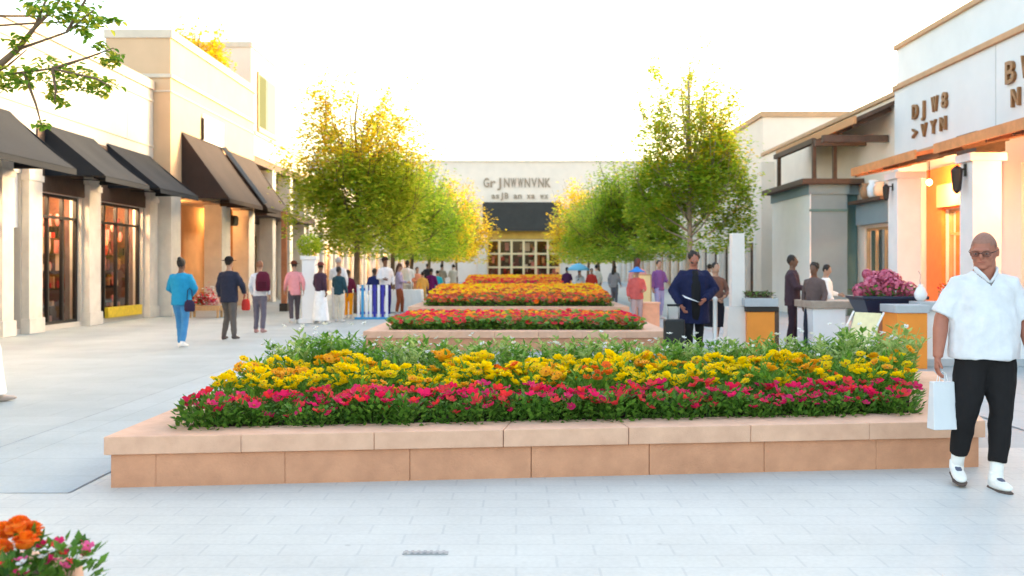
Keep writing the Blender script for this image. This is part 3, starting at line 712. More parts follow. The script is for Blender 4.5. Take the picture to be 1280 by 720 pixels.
far_bed('second low tan stone planter with red and orange flowers', [(-2.78,18.1),(2.80,18.1),(2.80,23.2),(-2.78,23.2)], .60, [leafA, brown_red, leafA, redp[1], leafC], ([redp[1], redp[0], redp[1], orap, leafC, redp[0]], [yelp[1], redp[1], redp[0], orap, leafC]), 4300, seed=11)
far_bed('third low tan stone planter with rust and yellow flowers', [(-2.95,27.2),(3.1,27.2),(3.1,36),(-2.95,36)], 1.0, [brown_red, brown_red, leafA, redp[1], orap], ([yelp[1], orap, brown_red, yelp[0]], [yelp[0], yelp[1], yelp[1], orap]), 6500, hz=.46, bs=.065, seed=12)
far_bed('fourth low tan stone planter with amber flowers nearest the end store', [(-2.85,45),(3.0,45),(3.0,56),(-2.85,56)], 1.17, [brown_red, redp[0], leafA, redp[1]], ([yelp[1], orap, redp[1]], [yelp[1], yelp[0], orap]), 5200, hz=.5, bs=.08, seed=13)
# ---- corner pot, bottom left
random.seed(5)
pot = thing('flower_pot', 'round stone pot with orange marigolds in the bottom left corner', 'pot', (-2.04,3.62,0))
b = MB(); b.lathe((0,0,0), [(.26,0),(.30,.05),(.40,.30),(.43,.33),(.43,.37),(.38,.37),(.36,.31)], 36); b.build('bowl', cope, pot, smooth=True)
b = MB(); b.lathe((0,0,0), [(.365,.30),(.365,.325)], 24); b.build('soil', soilm, pot)
def globe(name, m, r):
    b = MB()
    for k in range(90):
        ph = random.uniform(0, 1.9); th = random.uniform(0,2*pi); nrm = V((sin(ph)*cos(th), sin(ph)*sin(th), cos(ph))); p = nrm*r*.72; p.z *= .75
        a = nrm.cross(V((0,.3,1))).normalized(); c = nrm.cross(a); out = (nrm+a*random.uniform(-.5,.5)+c*random.uniform(-.5,.5)).normalized()
        w1 = a*r*.2; b.add([p-w1, p+w1, p+out*r*.34+w1*1.25, p+out*r*.40, p+out*r*.34-w1*1.25], [(0,1,2,3,4)], m)
    b.ell((0,0,0), (r*.72,r*.72,r*.55), 12, 8, m=m)
    return b.mesh(name)
mg_bl = [globe('blossom', orap, .046) for _ in range(3)]
fol_pot = [bushmesh('foliage', .11, .20, 150, .06, .025, leafA) for _ in range(2)]
for k, (px, py, hh, lab) in enumerate(((-1.86,3.72,.21,'orange marigold plant with the tallest round blooms in the corner pot'),(-1.97,3.58,.18,'orange marigold plant at the left side of the corner pot'),(-2.16,3.76,.16,'orange marigold plant at the back of the corner pot'))):
    r_ = thing('marigold_plant', lab, 'flower', (px,py,.33)); meshobj('foliage', fol_pot[k % 2], r_, sc=.95)
    for (dx,dy,dz) in ((0,0,hh+.015),(.055,-.06,hh-.03),(-.07,.02,hh-.01),(.02,.07,hh-.02),(-.03,-.08,hh-.05)):
        meshobj('blossom', random.choice(mg_bl), r_, (dx,dy,dz), (random.uniform(0,.5),random.uniform(-.3,.3),random.uniform(0,6)), random.uniform(.85,1.1))
bl_pot = [bloom('blossom', pinkp, .027), bloom('blossom', redp[2], .024), bloom('blossom', redp[1], .026), bloom('blossom', whip, .020)]
for k, (px, py, lab) in enumerate(((-1.69,3.72,'pink and magenta petunia plant on the right rim of the corner pot'),(-1.80,3.50,'red petunia plant at the front of the corner pot'),(-2.05,3.40,'pink petunia plant at the left front of the corner pot'))):
    plant('petunia_plant', lab, 'flower', None, (px,py,.31), fol_low, bl_pot, 18, .12, .12, .21, sc=.9)

# ------------------------------------------------------------------ trees
barkm = mat('bark', (.17,.115,.075), .9, var=.3, scale=14, bump=.6, bscale=40, stretch=(1,1,.25))
paleb = mat('pale_bark', (.33,.27,.21), .9, var=.25, scale=10, bump=.5, bscale=40, stretch=(1,1,.25))
tgreen = leafmat('tree_leaf_green', (.17,.34,.02), (.40,.56,.045), .62)
tolive = leafmat('tree_leaf_olive', (.38,.43,.035), (.60,.62,.07), .62)
tgold = leafmat('tree_leaf_gold', (.62,.40,.015), (.88,.66,.04), .65)  # yellow foliage; also carries low sunlight painted onto crown tops
tlime = leafmat('tree_leaf_lime', (.36,.46,.03), (.62,.66,.06), .65)
def tree(label, loc, h, r, th, seed, low, high, sunlit_z, n=7000, ls=.13, dens=.80, trunk_r=.10, bark=None, ztop_dens=.65, group=None, nshoot=26, name='street_tree', tight=.9):
    random.seed(seed); root = thing(name, label, 'tree', loc, 0, group)
    tb = MB(); pts = [V((0,0,-.05))]; p = V((0,0,0))
    for k in range(1, 8):
        p = V((noise.noise(V((seed,k*.6,0)))*.14, noise.noise(V((seed,k*.6,5)))*.14, h*.9*k/7)); pts.append(p.copy())
    tb.tube([pts[0]]+pts[1:], [trunk_r*1.25]+[trunk_r*(1-k/8.2) for k in range(7)], 10)
    def trunk_at(z):
        f = min(max(z/(h*.9)*7,0),6.99); i = int(f); return pts[i].lerp(pts[i+1], f-i)
    shoots = []
    for k in range(nshoot):
        f = (k+.5)/nshoot; z0 = th+(h*.62-th)*f**1.1; b0 = trunk_at(z0); az = k*2.399+random.uniform(-.3,.3)
        prof = r*(sin(pi*min(1,.18+.82*(1-f)))**.6 if True else 1)
        reach = r*random.uniform(.75,1.02)*(1-.60*f); rise = (h-z0)*random.uniform(.30,.62)*(.55+.6*f)
        o = V((cos(az), sin(az), 0)); q = [b0, b0+o*reach*.42+V((0,0,rise*.25)), b0+o*reach*.8+V((0,0,rise*.62)), b0+o*reach*tight+V((0,0,rise))]
        tb.tube(q, [trunk_r*.36*(1-.4*f), trunk_r*.26*(1-.4*f), trunk_r*.15, .008], 6)
        shoots.append((q, 1.0))
        for j in range(5):       # secondary twigs, bending upward
            t = random.uniform(.25,.95); i = min(int(t*3),2); s0 = q[i].lerp(q[i+1], t*3-i); az2 = az+random.uniform(-1.3,1.3); o2 = V((cos(az2), sin(az2), 0))
            ln = r*random.uniform(.25,.5); q2 = [s0, s0+o2*ln*.55+V((0,0,ln*.45)), s0+o2*ln*.8+V((0,0,ln*1.25))]
            tb.tube(q2, [.014,.009,.004], 4); shoots.append((q2, .75))
    for k in range(7):           # upright leaders that thin out towards the sky
        az = random.uniform(0,6.28); z0 = h*random.uniform(.45,.62); b0 = trunk_at(z0); o = V((cos(az), sin(az), 0)); rr = r*random.uniform(.15,.62)
        q = [b0, b0+o*rr*.6+V((0,0,(h-z0)*.35)), b0+o*rr+V((0,0,(h-z0)*random.uniform(.75,1.0)))]
        tb.tube(q, [.03,.018,.004], 5); shoots.append((q, .8))
    tb.build('trunk', bark or barkm, root, smooth=True)
    lb = MB(); tot = len(shoots)
    wts = []
    clumps = []
    for q, wt in shoots:
        m_ = len(q)-1
        for c in range(9):
            t = random.uniform(.22,1.02); i = min(int(t*m_), m_-1); pc = q[i].lerp(q[i+1], t*m_-i)
            dens = 1 if pc.z < h*.66 else ztop_dens
            clumps.append((pc, wt*dens*random.uniform(.5,1.4)))
    W = sum(c[1] for c in clumps)
    for pc, wt in clumps:
        cr = r*.155*random.uniform(.7,1.3)*(1 if pc.z < h*.66 else .55)
        for k in range(int(dens*n*wt/W+random.random())):
            v = V((random.gauss(0,1), random.gauss(0,1), random.gauss(0,.9)))*cr*.75; pp = pc+v
            if pp.z < th*.82: continue
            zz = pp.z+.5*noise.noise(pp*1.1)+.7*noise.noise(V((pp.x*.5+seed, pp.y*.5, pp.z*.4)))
            m = random.choice(high) if zz > sunlit_z else random.choice(low)  # low sun on the upper crown is put into the leaf colour
            leafquad(lb, pp, rdir(-.2), ls*1.12*random.uniform(.7,1.25), ls*.74, m)
    nfill = int(n*dens*.75); cnt = 0; tries = 0
    while cnt < nfill and tries < nfill*8:
        tries += 1
        t = random.random()**.8; zc = th*.86+(h*.70-th*.86)*t
        rr = r*(.66+.42*sin(pi*min(1,t*.7+.18)))*(1-.42*t); a_ = random.uniform(0,6.283); q = rr*sqrt(random.uniform(.05,1))
        pp = V((q*cos(a_), q*sin(a_), zc)); wob = noise.noise(V((pp.x*.9+seed, pp.y*.9, pp.z*.9))); 
        if wob + .35*noise.noise(pp*2.6) < .05+.5*max(0,t-.72)/.28 or q > rr*(1+.5*wob): continue
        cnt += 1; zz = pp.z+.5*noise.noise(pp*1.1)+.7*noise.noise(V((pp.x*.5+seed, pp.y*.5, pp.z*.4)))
        leafquad(lb, pp, rdir(-.2), ls*1.2*random.uniform(.7,1.25), ls*.8, random.choice(high) if zz > sunlit_z else random.choice(low))
    lb.build('crown', None, root)
    return root
LG, RG = 'street trees along the left side of the beds', 'street trees along the right side of the beds'
tree('nearest tall tree on the left with a sun-tinted golden top and olive lower crown', (-5.35,33.5,0), 8.2, 2.65, 2.3, 21, [tolive,tolive,tgreen], [tgold,tgold,tlime], 5.0, 17000, .14, group=LG)
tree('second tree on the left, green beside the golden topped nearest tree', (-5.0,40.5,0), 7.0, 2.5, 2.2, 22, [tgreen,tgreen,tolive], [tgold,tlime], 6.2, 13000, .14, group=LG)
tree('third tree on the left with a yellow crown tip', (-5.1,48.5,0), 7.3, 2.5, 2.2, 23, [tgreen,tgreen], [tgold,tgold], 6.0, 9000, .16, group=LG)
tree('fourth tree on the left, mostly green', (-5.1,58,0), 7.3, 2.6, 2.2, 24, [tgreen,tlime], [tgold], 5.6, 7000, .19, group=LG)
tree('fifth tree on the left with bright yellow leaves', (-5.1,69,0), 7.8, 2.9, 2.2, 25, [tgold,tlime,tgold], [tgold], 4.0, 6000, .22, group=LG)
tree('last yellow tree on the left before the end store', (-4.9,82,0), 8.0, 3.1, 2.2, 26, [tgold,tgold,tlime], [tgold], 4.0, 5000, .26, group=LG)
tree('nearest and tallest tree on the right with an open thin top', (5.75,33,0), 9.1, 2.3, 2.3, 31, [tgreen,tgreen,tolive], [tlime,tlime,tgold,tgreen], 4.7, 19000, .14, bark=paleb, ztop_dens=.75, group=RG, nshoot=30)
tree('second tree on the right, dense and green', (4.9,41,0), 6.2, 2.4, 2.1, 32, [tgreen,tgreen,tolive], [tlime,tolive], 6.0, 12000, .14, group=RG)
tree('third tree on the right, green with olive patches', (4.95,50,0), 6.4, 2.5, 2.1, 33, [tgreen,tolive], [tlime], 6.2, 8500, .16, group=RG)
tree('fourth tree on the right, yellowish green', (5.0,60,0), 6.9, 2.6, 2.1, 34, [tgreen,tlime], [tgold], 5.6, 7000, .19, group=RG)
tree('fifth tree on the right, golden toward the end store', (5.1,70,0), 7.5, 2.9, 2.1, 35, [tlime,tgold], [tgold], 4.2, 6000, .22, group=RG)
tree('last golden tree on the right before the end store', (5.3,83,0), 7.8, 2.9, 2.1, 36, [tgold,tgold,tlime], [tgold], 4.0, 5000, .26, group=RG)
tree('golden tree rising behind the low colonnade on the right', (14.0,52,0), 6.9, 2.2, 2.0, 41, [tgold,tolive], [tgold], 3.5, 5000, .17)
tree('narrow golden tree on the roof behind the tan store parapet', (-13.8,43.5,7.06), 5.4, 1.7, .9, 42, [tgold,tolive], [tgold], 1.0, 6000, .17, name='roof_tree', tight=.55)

# tree whose branches hang into the top left corner
random.seed(77)
nt_ = thing('plaza_tree', 'leafy tree whose branches hang into the top left corner', 'tree', (-6.9,8.8,0))
tb = MB(); tb.tube([(0,0,-.05),(.02,.01,.8),(.06,0,1.7),(.05,.03,2.5),(.0,.0,3.4),(-.05,.05,4.6),(0,0,5.6)], [.15,.125,.11,.10,.08,.05,.02], 12)
def PX(px, py, Y): return V(((px-645)*Y/1244, Y, 1.52+(335-py)*Y/1244)) - V((-6.9,8.8,0))
tips = []
main = [V((.05,.02,2.45)), PX(-150,190,8.8), PX(-20,98,8.75), PX(22,62,8.7), PX(44,34,8.7), PX(70,8,8.8), PX(92,-30,8.9)]
tb.tube(main, [.075,.055,.036,.026,.018,.012,.006], 8)
for path in ([PX(22,62,8.7), PX(62,48,8.6), PX(84,40,8.6), PX(118,12,8.5)], [PX(-60,30,9.0), PX(0,20,9.0), PX(34,20,9.0), PX(90,20,9.0)], [PX(-60,55,9.0), PX(0,32,8.9), PX(44,29,8.9), PX(110,26,8.8)],
             [PX(-20,98,8.75), PX(30,90,8.6), PX(66,86,8.5), PX(120,98,8.4), PX(138,108,8.4)], [PX(66,86,8.5), PX(110,72,8.5), PX(142,60,8.5)], [PX(66,86,8.5), PX(70,115,8.5), PX(68,128,8.5)],
             [PX(30,90,8.6), PX(45,130,8.6), PX(52,156,8.6)], [PX(-20,98,8.75), PX(8,84,8.8), PX(34,62,8.8)], [PX(44,34,8.7), PX(60,-5,8.8), PX(62,-60,8.8)], [PX(84,40,8.6), PX(110,-5,8.6), PX(130,-60,8.6)]):
    tb.tube(path, [.015]+[.010]*(len(path)-2)+[.004], 5)
cl = [(96,4,34),(58,8,26),(110,28,26),(40,10,16),(120,22,16),(84,8,30),(22,94,26),(46,90,28),(70,88,28),(96,92,30),(118,100,26),(134,106,16),(126,58,15),(140,70,18),(136,78,15),(120,112,18),(74,126,12),(66,120,10),(52,156,9),(8,98,16),(4,108,12),(18,56,12),(30,48,10),(104,38,14),(78,22,20),(142,24,8),(68,108,12),(30,104,14),(88,104,16)]
lb = MB()
nearleaf = [leafmat('near_leaf', (.09,.22,.02), (.20,.36,.035), .55), leafmat('near_leaf_light', (.32,.38,.04), (.52,.52,.06), .6)]
def bigleaf(b, p, d, l, m):
    d = d.normalized(); s_ = d.cross(V((random.uniform(-.5,.5), random.uniform(-.5,.5), 1))).normalized(); n_ = s_.cross(d); w_ = l*.30
    c = [p+d*l*t-n_*l*.12*t*t for t in (0,.3,.65,1)]
    b.add([c[0], c[1]+s_*w_+n_*w_*.4, c[2]+s_*w_*.8+n_*w_*.3, c[3], c[2]-s_*w_*.8+n_*w_*.3, c[1]-s_*w_+n_*w_*.4, c[1], c[2]], [(0,6,1),(6,7,2,1),(7,3,2),(0,5,6),(6,5,4,7),(7,4,3)], m)
for (px, py, rr) in cl:
    c = PX(px, py, 8.65); R_ = rr*.5*8.65/1244*1.0
    for k in range(int(10+rr*1.5)):
        v = V((random.gauss(0,.6), random.gauss(0,1.2), random.gauss(0,.5)))*R_
        bigleaf(lb, c+v, rdir(-.5), random.uniform(.055,.085), random.choice((nearleaf[0],nearleaf[0],nearleaf[1])))
for k in range(60):
    az = random.uniform(0,6.28); el = random.uniform(-.1,1.3); o = V((cos(az)*cos(el)*2.6, sin(az)*cos(el)*2.6, 4.9+1.7*sin(el)))
    if o.x > 1.4 and o.z < 5.3: continue
    st = V((0,0,random.uniform(3.2,4.6)))
    tb.tube([st, st.lerp(o,.5)+V((0,0,.2)), o], [.03,.02,.005], 5)
    for j in range(34):
        bigleaf(lb, st.lerp(o, random.uniform(.45,1.05))+V((random.gauss(0,.22),random.gauss(0,.22),random.gauss(0,.15))), rdir(-.3), random.uniform(.06,.09), random.choice(nearleaf))
tb.build('trunk', barkm, nt_, smooth=True); lb.build('crown', None, nt_)

# ------------------------------------------------------------------ buildings
cream = mat('cream_stucco', (.64,.54,.44), .9, var=.05, scale=1.2, bump=.12, bscale=60)
white_st = mat('white_stucco', (.56,.51,.45), .9, var=.05, scale=1.0, bump=.12, bscale=60)
peach = mat('peach_stucco', (.64,.42,.26), .9, var=.06, scale=1.0, bump=.12, bscale=60)
coolw = mat('cool_white_stucco', (.66,.67,.68), .9, var=.04, scale=.8, bump=.12, bscale=60)
rosew = mat('rose_white_stucco', (.76,.64,.54), .9, var=.05, scale=.9, bump=.12, bscale=60)
trimc = mat('trim_stone', (.62,.52,.42), .8, var=.08, scale=3)
tantrim = mat('tan_cap', (.50,.30,.17), .8, var=.1, scale=3)
pier = mat('pier_stone', (.70,.63,.55), .8, var=.10, scale=2.5, bump=.2, bscale=40)
slate = mat('slate_canvas', (.010,.013,.019), .85, var=.15, scale=3, bump=.15, bscale=200)
brownc = mat('brown_canvas', (.036,.019,.014), .85, var=.15, scale=2, bump=.15, bscale=200)
darkm = mat('dark_metal', (.03,.025,.022), .5, metal=.3)
ochre = mat('ochre_wall', (.50,.27,.13), .85, var=.12, scale=1.5, bump=.1)
orangew = mat('lamplit_orange_wood', (.82,.20,.055), .6, var=.2, scale=4, bump=.15, stretch=(1,6,1))  # warm lamplight is put into this saturated orange base colour
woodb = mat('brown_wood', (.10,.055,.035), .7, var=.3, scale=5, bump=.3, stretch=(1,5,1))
woodl = mat('light_wood', (.48,.29,.14), .6, var=.2, scale=5, stretch=(4,4,.5))
tealg = mat('blue_grey_render', (.21,.275,.30), .85, var=.05, scale=1.5, bump=.1)
greycap_ = mat('joint_grey', (.38,.38,.38), .9)
teald = mat('dark_teal_render', (.10,.19,.19), .8, var=.08, scale=1.5)
doorgrey = mat('grey_panel', (.20,.20,.21), .5, var=.1, scale=2)
letterb = mat('bronze_letter', (.26,.12,.045), .45, metal=.3)
glass = glassmat('shop_glass')
inner = mat('shop_interior', (.10,.035,.022), .9)
shopcols = [mat('goods_red', (.50,.025,.02), .7), mat('goods_rust', (.35,.09,.03), .7), mat('goods_cream', (.65,.48,.35), .7), mat('goods_black', (.015,.012,.012), .6),
            mat('goods_pink', (.6,.18,.16), .7), mat('goods_tan', (.40,.20,.10), .7), mat('goods_wine', (.15,.012,.02), .7)]
lampm = mat('warm_bulb', (1,.62,.28), emis=3)

def wallx(b, X0, X1, Y0, Y1, Z0, Z1, openings, m):
    """wall slab along Y with rectangular openings [(y0,y1,z0,z1)], butted pieces"""
    ops = sorted(openings); y = Y0
    for (a, c, z0, z1) in ops:
        if a > y: b.box(X0, X1, y, a, Z0, Z1, m)
        if z0 > Z0: b.box(X0, X1, a, c, Z0, z0, m)
        if z1 < Z1: b.box(X0, X1, a, c, z1, Z1, m)
        y = c
    if y < Y1: b.box(X0, X1, y, Y1, Z0, Z1, m)

def storefront(root, xf, y0, y1, z0, z1, side, frame_m, cols=3, transom=None, depth=1.5, pal=None, name='shop_window', density=1.0, label=None, lit=20):
    """window in a wall parallel to Y. side=+1: building lies toward +X (right row), -1: toward -X. xf = glass plane"""
    w_ = MB(); fr = .07; s = side
    def bx(a, c, d_, e, z_, zz, m=None): w_.box(a, c, d_, e, z_, zz, m)
    xa, xb = xf-.05, xf+.05
    bx(xa, xb, y0, y0+fr, z0, z1); bx(xa, xb, y1-fr, y1, z0, z1); bx(xa, xb, y0+fr, y1-fr, z1-fr, z1); bx(xa, xb, y0+fr, y1-fr, z0, z0+fr)
    for k in range(1, cols):
        y = y0+(y1-y0)*k/cols; bx(xa+.005, xb-.005, y-.035, y+.035, z0+fr, z1-fr)
    if transom:
        for k in range(cols):
            ya = y0+(y1-y0)*k/cols+(.07 if k == 0 else .035); yb = y0+(y1-y0)*(k+1)/cols-(.07 if k == cols-1 else .035); bx(xa+.01, xb-.01, ya, yb, transom, transom+.07)
    win = w_.build(name, frame_m, root)
    g = MB(); g.add([(xf,y0+.03,z0+.03),(xf,y1-.03,z0+.03),(xf,y1-.03,z1-.03),(xf,y0+.03,z1-.03)], [(0,1,2,3)]); g.build('pane', glass, win)
    # room behind and merchandise
    r = MB(); xr = xf+s*depth
    r.box(xr, xr+s*.05, y0-.3, y1+.3, 0, z1+.2, inner); r.box(xf+s*.08, xr, y0-.3, y0-.25, 0, z1+.2, inner); r.box(xf+s*.08, xr, y1+.25, y1+.3, 0, z1+.2, inner)
    r.box(xf+s*.08, xr, y0-.25, y1+.25, z1+.15, z1+.2, shopcols[2]); r.box(xf+s*.08, xr, y0-.25, y1+.25, .02, .05, shopcols[5])
    if z0 < 1:
        pal = pal or shopcols
        for k in range(int(85*density*(y1-y0))):
            yy = random.uniform(y0+.1, y1-.15); zz = random.choice((.1,.55,1.0,1.45,1.9,2.3,2.6)); dd = random.uniform(.25, depth-.2); ww = random.uniform(.04,.16); hh = random.uniform(.12,.45)
            if zz+hh > z1: continue
            xx = xf+s*dd; m = random.choice(pal)
            if random.random() < .35: r.ell((xx,yy+ww/2,zz+hh/2), (.06,ww/2,hh/2), 8, 6, m=m)
            else: r.box(xx, xx+s*.1, yy, yy+ww, zz, zz+hh, m)
        for zz in (.53,.98,1.43,1.88): r.box(xf+s*.5, xr, y0+.1, y1-.1, zz-.02, zz, shopcols[3])
    r.build('display', None, win)
    if lit:
        r = MB(); r.box(xf+s*.35, xf+s*.55, y0+.1, y1-.1, z1+.05, z1+.12, mat('shop_light', (1,.72,.45), emis=lit)); r.build('ceiling_lamp', None, win)
    return win

def awning(label, x_wall, x_out, y0, y1, z_top, z_bot, m, group, thick=.03, val=.14, cat='awning'):
    s = 1 if x_out > x_wall else -1; xw = x_wall+s*.01
    root = thing('shop_awning', label, cat, (xw, (y0+y1)/2, z_bot), 0, group); b = MB(); ox, oy, oz = xw, (y0+y1)/2, z_bot
    n = 10
    def P(x, y, z): return (x-ox, y-oy, z-oz)
    vs = []
    for i in range(n+1):
        y = y0+(y1-y0)*i/n
        for j in range(7):
            t = j/6; sag = -.05*sin(pi*t)-.015*sin(pi*t)*cos(2*pi*i/n*2)
            vs.append(P(xw+(x_out-xw)*t, y, z_top+(z_bot-z_top)*t+sag))
    fs = [(i*7+j, i*7+j+1, (i+1)*7+j+1, (i+1)*7+j) for i in range(n) for j in range(6)]
    b.add(vs, fs); b.add([(v[0],v[1],v[2]-thick) for v in vs], [f[::-1] for f in fs])
    cvr = b.build('canopy', m, root, smooth=True)
    v = MB(); v.box(x_out-ox-.012, x_out-ox+.012, y0-oy, y1-oy, -val, -.01)
    v.build('valance', m, root)
    for y in (y0, y1-.02):     # side cheeks
        g = MB(); g.add([P(xw,y,z_top-thick), P(xw,y,z_bot-.0), P(x_out,y,z_bot-.0)]+[P(xw,y+.02,z_top-thick), P(xw,y+.02,z_bot-.0), P(x_out,y+.02,z_bot-.0)], [(0,1,2),(5,4,3),(0,3,4,1),(1,4,5,2),(2,5,3,0)])
        g.build('side_panel', m, root)
    for y in (y0+.05, (y0+y1)/2, y1-.05):
        f = MB(); f.bar(P(xw,y,z_bot+.05), P(x_out-s*.03,y,z_bot-.03), .03, .03); f.bar(P(xw+s*.01,y,z_top-.10), P(x_out-s*.04,y,z_bot-.04), .025, .025)
        f.build('bracket', darkm, root)
    return root
G_aw = 'awnings along the left shops'
awning('large slate grey awning cut by the left edge, nearest of the left row', -11.4, -9.9, 17.6, 22.4, 5.05, 3.75, slate, G_aw)
awning('slate grey awning second from the left edge', -11.4, -9.9, 24.0, 26.85, 5.0, 3.75, slate, G_aw)
awning('slate grey awning next to the tan store corner', -11.4, -9.9, 27.7, 31.0, 5.0, 3.75, slate, G_aw)
awning('dark brown awning at the near end of the tan store', -10.86, -9.3, 32.3, 36.5, 5.95, 3.78, brownc, G_aw)
awning('dark brown awning at the far end of the tan store', -10.86, -9.3, 37.25, 41.2, 5.95, 3.78, brownc, G_aw)

# left building 1
B1 = thing('shop_building', 'pale cream shop building with three slate awnings at the left edge', 'building', (-11.4,16,0))
def parts(root):
    ox, oy, oz = root.location
    def fin(mb, name, m=None, **k):
        mb.v = [(p[0]-ox, p[1]-oy, p[2]-oz) for p in mb.v]; return mb.build(name, m, root, **k)
    return fin
fin = parts(B1)
b = MB(); ops = [(12,16.5,.1,3.35),(18,21.6,.1,3.35),(22.3,22.9,.12,3.7),(23.7,26.1,.12,3.35),(27.0,30.4,.12,3.35)]
wallx(b, -11.7, -11.4, 1, 31.28, 0, 3.72, ops, white_st); b.box(-11.7,-11.4,1,31.28,3.72,7.35, white_st); b.box(-24,-11.7,1,1.3,0,7.3,white_st); b.box(-24,-11.7,30.98,31.28,0,7.3,white_st); b.box(-24,-11.7,1.3,30.98,7.0,7.25,white_st)
fin(b, 'wall')
b = MB(); b.box(-11.75,-11.34,1,31.26,7.1,7.38); b.box(-11.4,-11.365,1,31.26,6.72,6.80); b.box(-11.4,-11.37,1,31.26,5.3,5.36)
for y in (20.2,23.3,26.5,29.2): b.box(-11.4,-11.395,y,y+.02,5.37,6.71)
fin(b, 'cornice', trimc, bevel=.02)
for (y0,y1) in ((16.9,17.6),(21.75,22.25),(22.95,23.6),(26.2,26.92),(30.5,31.2)):
    b = MB(); b.box(-11.4,-11.22,y0,y1,.0,3.9); b.box(-11.4,-11.18,y0-.05,y1+.05,.0,.35); b.box(-11.4,-11.19,y0-.04,y1+.04,3.55,3.7); fin(b, 'pier', pier, bevel=.01)
storefronts = []
for o_ in ((12,16.5,4,.9),(18,21.6,3,.9),(23.7,26.1,3,1.4),(27.0,30.4,4,1.2)):
    wn = storefront(B1, -11.55, o_[0], o_[1], .12, 3.35, -1, darkm, o_[2], 2.75, density=o_[3]); wn.location = (11.4,-16,0)
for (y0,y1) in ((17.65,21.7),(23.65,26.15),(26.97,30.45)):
    b = MB(); b.box(-11.40,-11.33,y0,y1,3.36,3.72); b.box(-11.40,-11.36,y0,y1,3.72,4.9); fin(b, 'fascia', woodb)  # dark boards added to stand in for deep shade under the awnings
b = MB(); b.box(-11.6,-11.55,22.3,22.9,.12,2.35); fin(b, 'door', doorgrey)
b = MB(); b.box(-11.5,-11.46,22.27,22.93,2.45,3.7); fin(b, 'sign_panel', mat('notice_white', (.75,.76,.76), .5))
b = MB(); b.box(-11.40,-11.30,27.6,30.1,.13,.42); fin(b, 'flower_trough', mat('yellow_trough', (.75,.5,.03), .5, var=.2, scale=9))
# small things on that facade
def lantern(label, x, y, z, s, m=darkm, big=1.0):
    r = thing('wall_lantern', label, 'lantern', (x,y,z)); b = MB(); b.lathe((0,0,0), [(.02,.26*big),(.09*big,.20*big),(.10*big,.17*big),(.07*big,-.14*big),(.03,-.2*big)], 8); b.box(0, s*.18, -.015,.015,.18*big,.21*big); b.box(s*.16,s*.18,-.05,.05,.08*big,.28*big); b.build('body', m, r)
    g = MB(); g.lathe((0,0,0), [(.075*big,.15*big),(.06*big,-.10*big)], 8); g.build('glass', mat('lantern_glass', (.5,.35,.2), .3), r); return r

# tan store
B2 = thing('tan_store', 'tall tan store with brown awnings behind the slate awnings', 'building', (-10.86,36,0)); fin = parts(B2)
b = MB(); b.box(-12.9,-10.86,31.3,41.3,3.85,8.75, peach); b.box(-12.9,-12.35,31.3,41.3,0,3.85, ochre); b.box(-24,-12.9,31.35,41.25,0,7.3, peach); fin(b, 'wall')
b = MB(); b.box(-12.95,-10.80,31.25,41.35,8.75,9.02); b.box(-10.86,-10.80,31.3,41.3,7.5,7.62); b.box(-10.86,-10.83,31.3,41.3,7.05,7.11); b.box(-12.9,-10.80,31.24,31.3,7.5,7.62); b.box(-11.4,-10.83,31.27,31.3,7.05,7.11); fin(b, 'cornice', trimc, bevel=.02)
for (y0,y1) in ((31.3,32.2),(36.7,37.8),(40.4,41.3)):
    b = MB(); b.box(-11.5,-10.84,y0,y1,0,3.85); b.box(-11.52,-10.79,y0-.05 if y0 > 31.4 else y0-.02,y1+.05,0,.3); fin(b, 'pier', pier, bevel=.01)
b = MB(); b.box(-12.36,-12.30,33.0,34.0,0,2.5); fin(b, 'door', inner)
b = MB(); b.box(-12.36,-12.32,32.9,34.1,2.5,2.6); b.box(-12.36,-12.32,32.88,33.0,0,2.5); b.box(-12.36,-12.32,34.0,34.12,0,2.5); fin(b, 'door_frame', woodb)
for yy in (34.4, 39.2):
    b = MB(); b.lathe((-11.9,yy,3.72), [(.12,0),(.12,.12)], 16, m=darkm); b.lathe((-11.9,yy,3.70), [(.09,0),(.09,.02)], 16, m=lampm); fin(b, 'downlight')
    l = bpy.data.lights.new('arcade_lamp','POINT'); l.energy = 11; l.color = (1,.55,.2); l.shadow_soft_size = .1; lo = bpy.data.objects.new('arcade_lamp', l); col.objects.link(lo); lo.parent = B2; lo.location = (-11.9+10.86, yy-36, 3.55)
b = MB(); b.box(-.2,.2,-.35,.35,-.2,.2); b.box(.2,.24,-.3,.3,-.15,.15); b.box(-.03,.03,-.03,.03,.2,.45)
tag(b.build('loudspeaker', darkm, bevel=.02, loc=(-11.3,39.4,3.4)), 'black box loudspeaker hanging under the far brown awning', 'speaker')

GLY = {}
def glyph(ch):
    if ch not in GLY:
        c = bpy.data.curves.new('glyph', 'FONT'); c.body = ch; c.size = 1.0; c.extrude = .5; c.offset = .018; c.resolution_u = 3
        o = bpy.data.objects.new('glyph', c); col.objects.link(o); bpy.context.view_layer.update()
        me = bpy.data.meshes.new_from_object(o.evaluated_get(bpy.context.evaluated_depsgraph_get()))
        GLY[ch] = ([v.co.copy() for v in me.vertices], [tuple(p.vertices) for p in me.polygons]); bpy.data.objects.remove(o); bpy.data.curves.remove(c); bpy.data.meshes.remove(me)
    return GLY[ch]
def strokes(b, ch, org, ux, uz, w_, h_, t, nrm, m=None, dep=.05):
    vs, fs = glyph(ch); x0 = min(v.x for v in vs); x1 = max(v.x for v in vs); k = h_/.73
    wk = min(w_/(x1-x0), k*1.15)
    b.add([org+ux*((v.x-x0)*wk)+uz*(v.y*k)+nrm*((v.z+.5)*dep) for v in vs], fs, m)
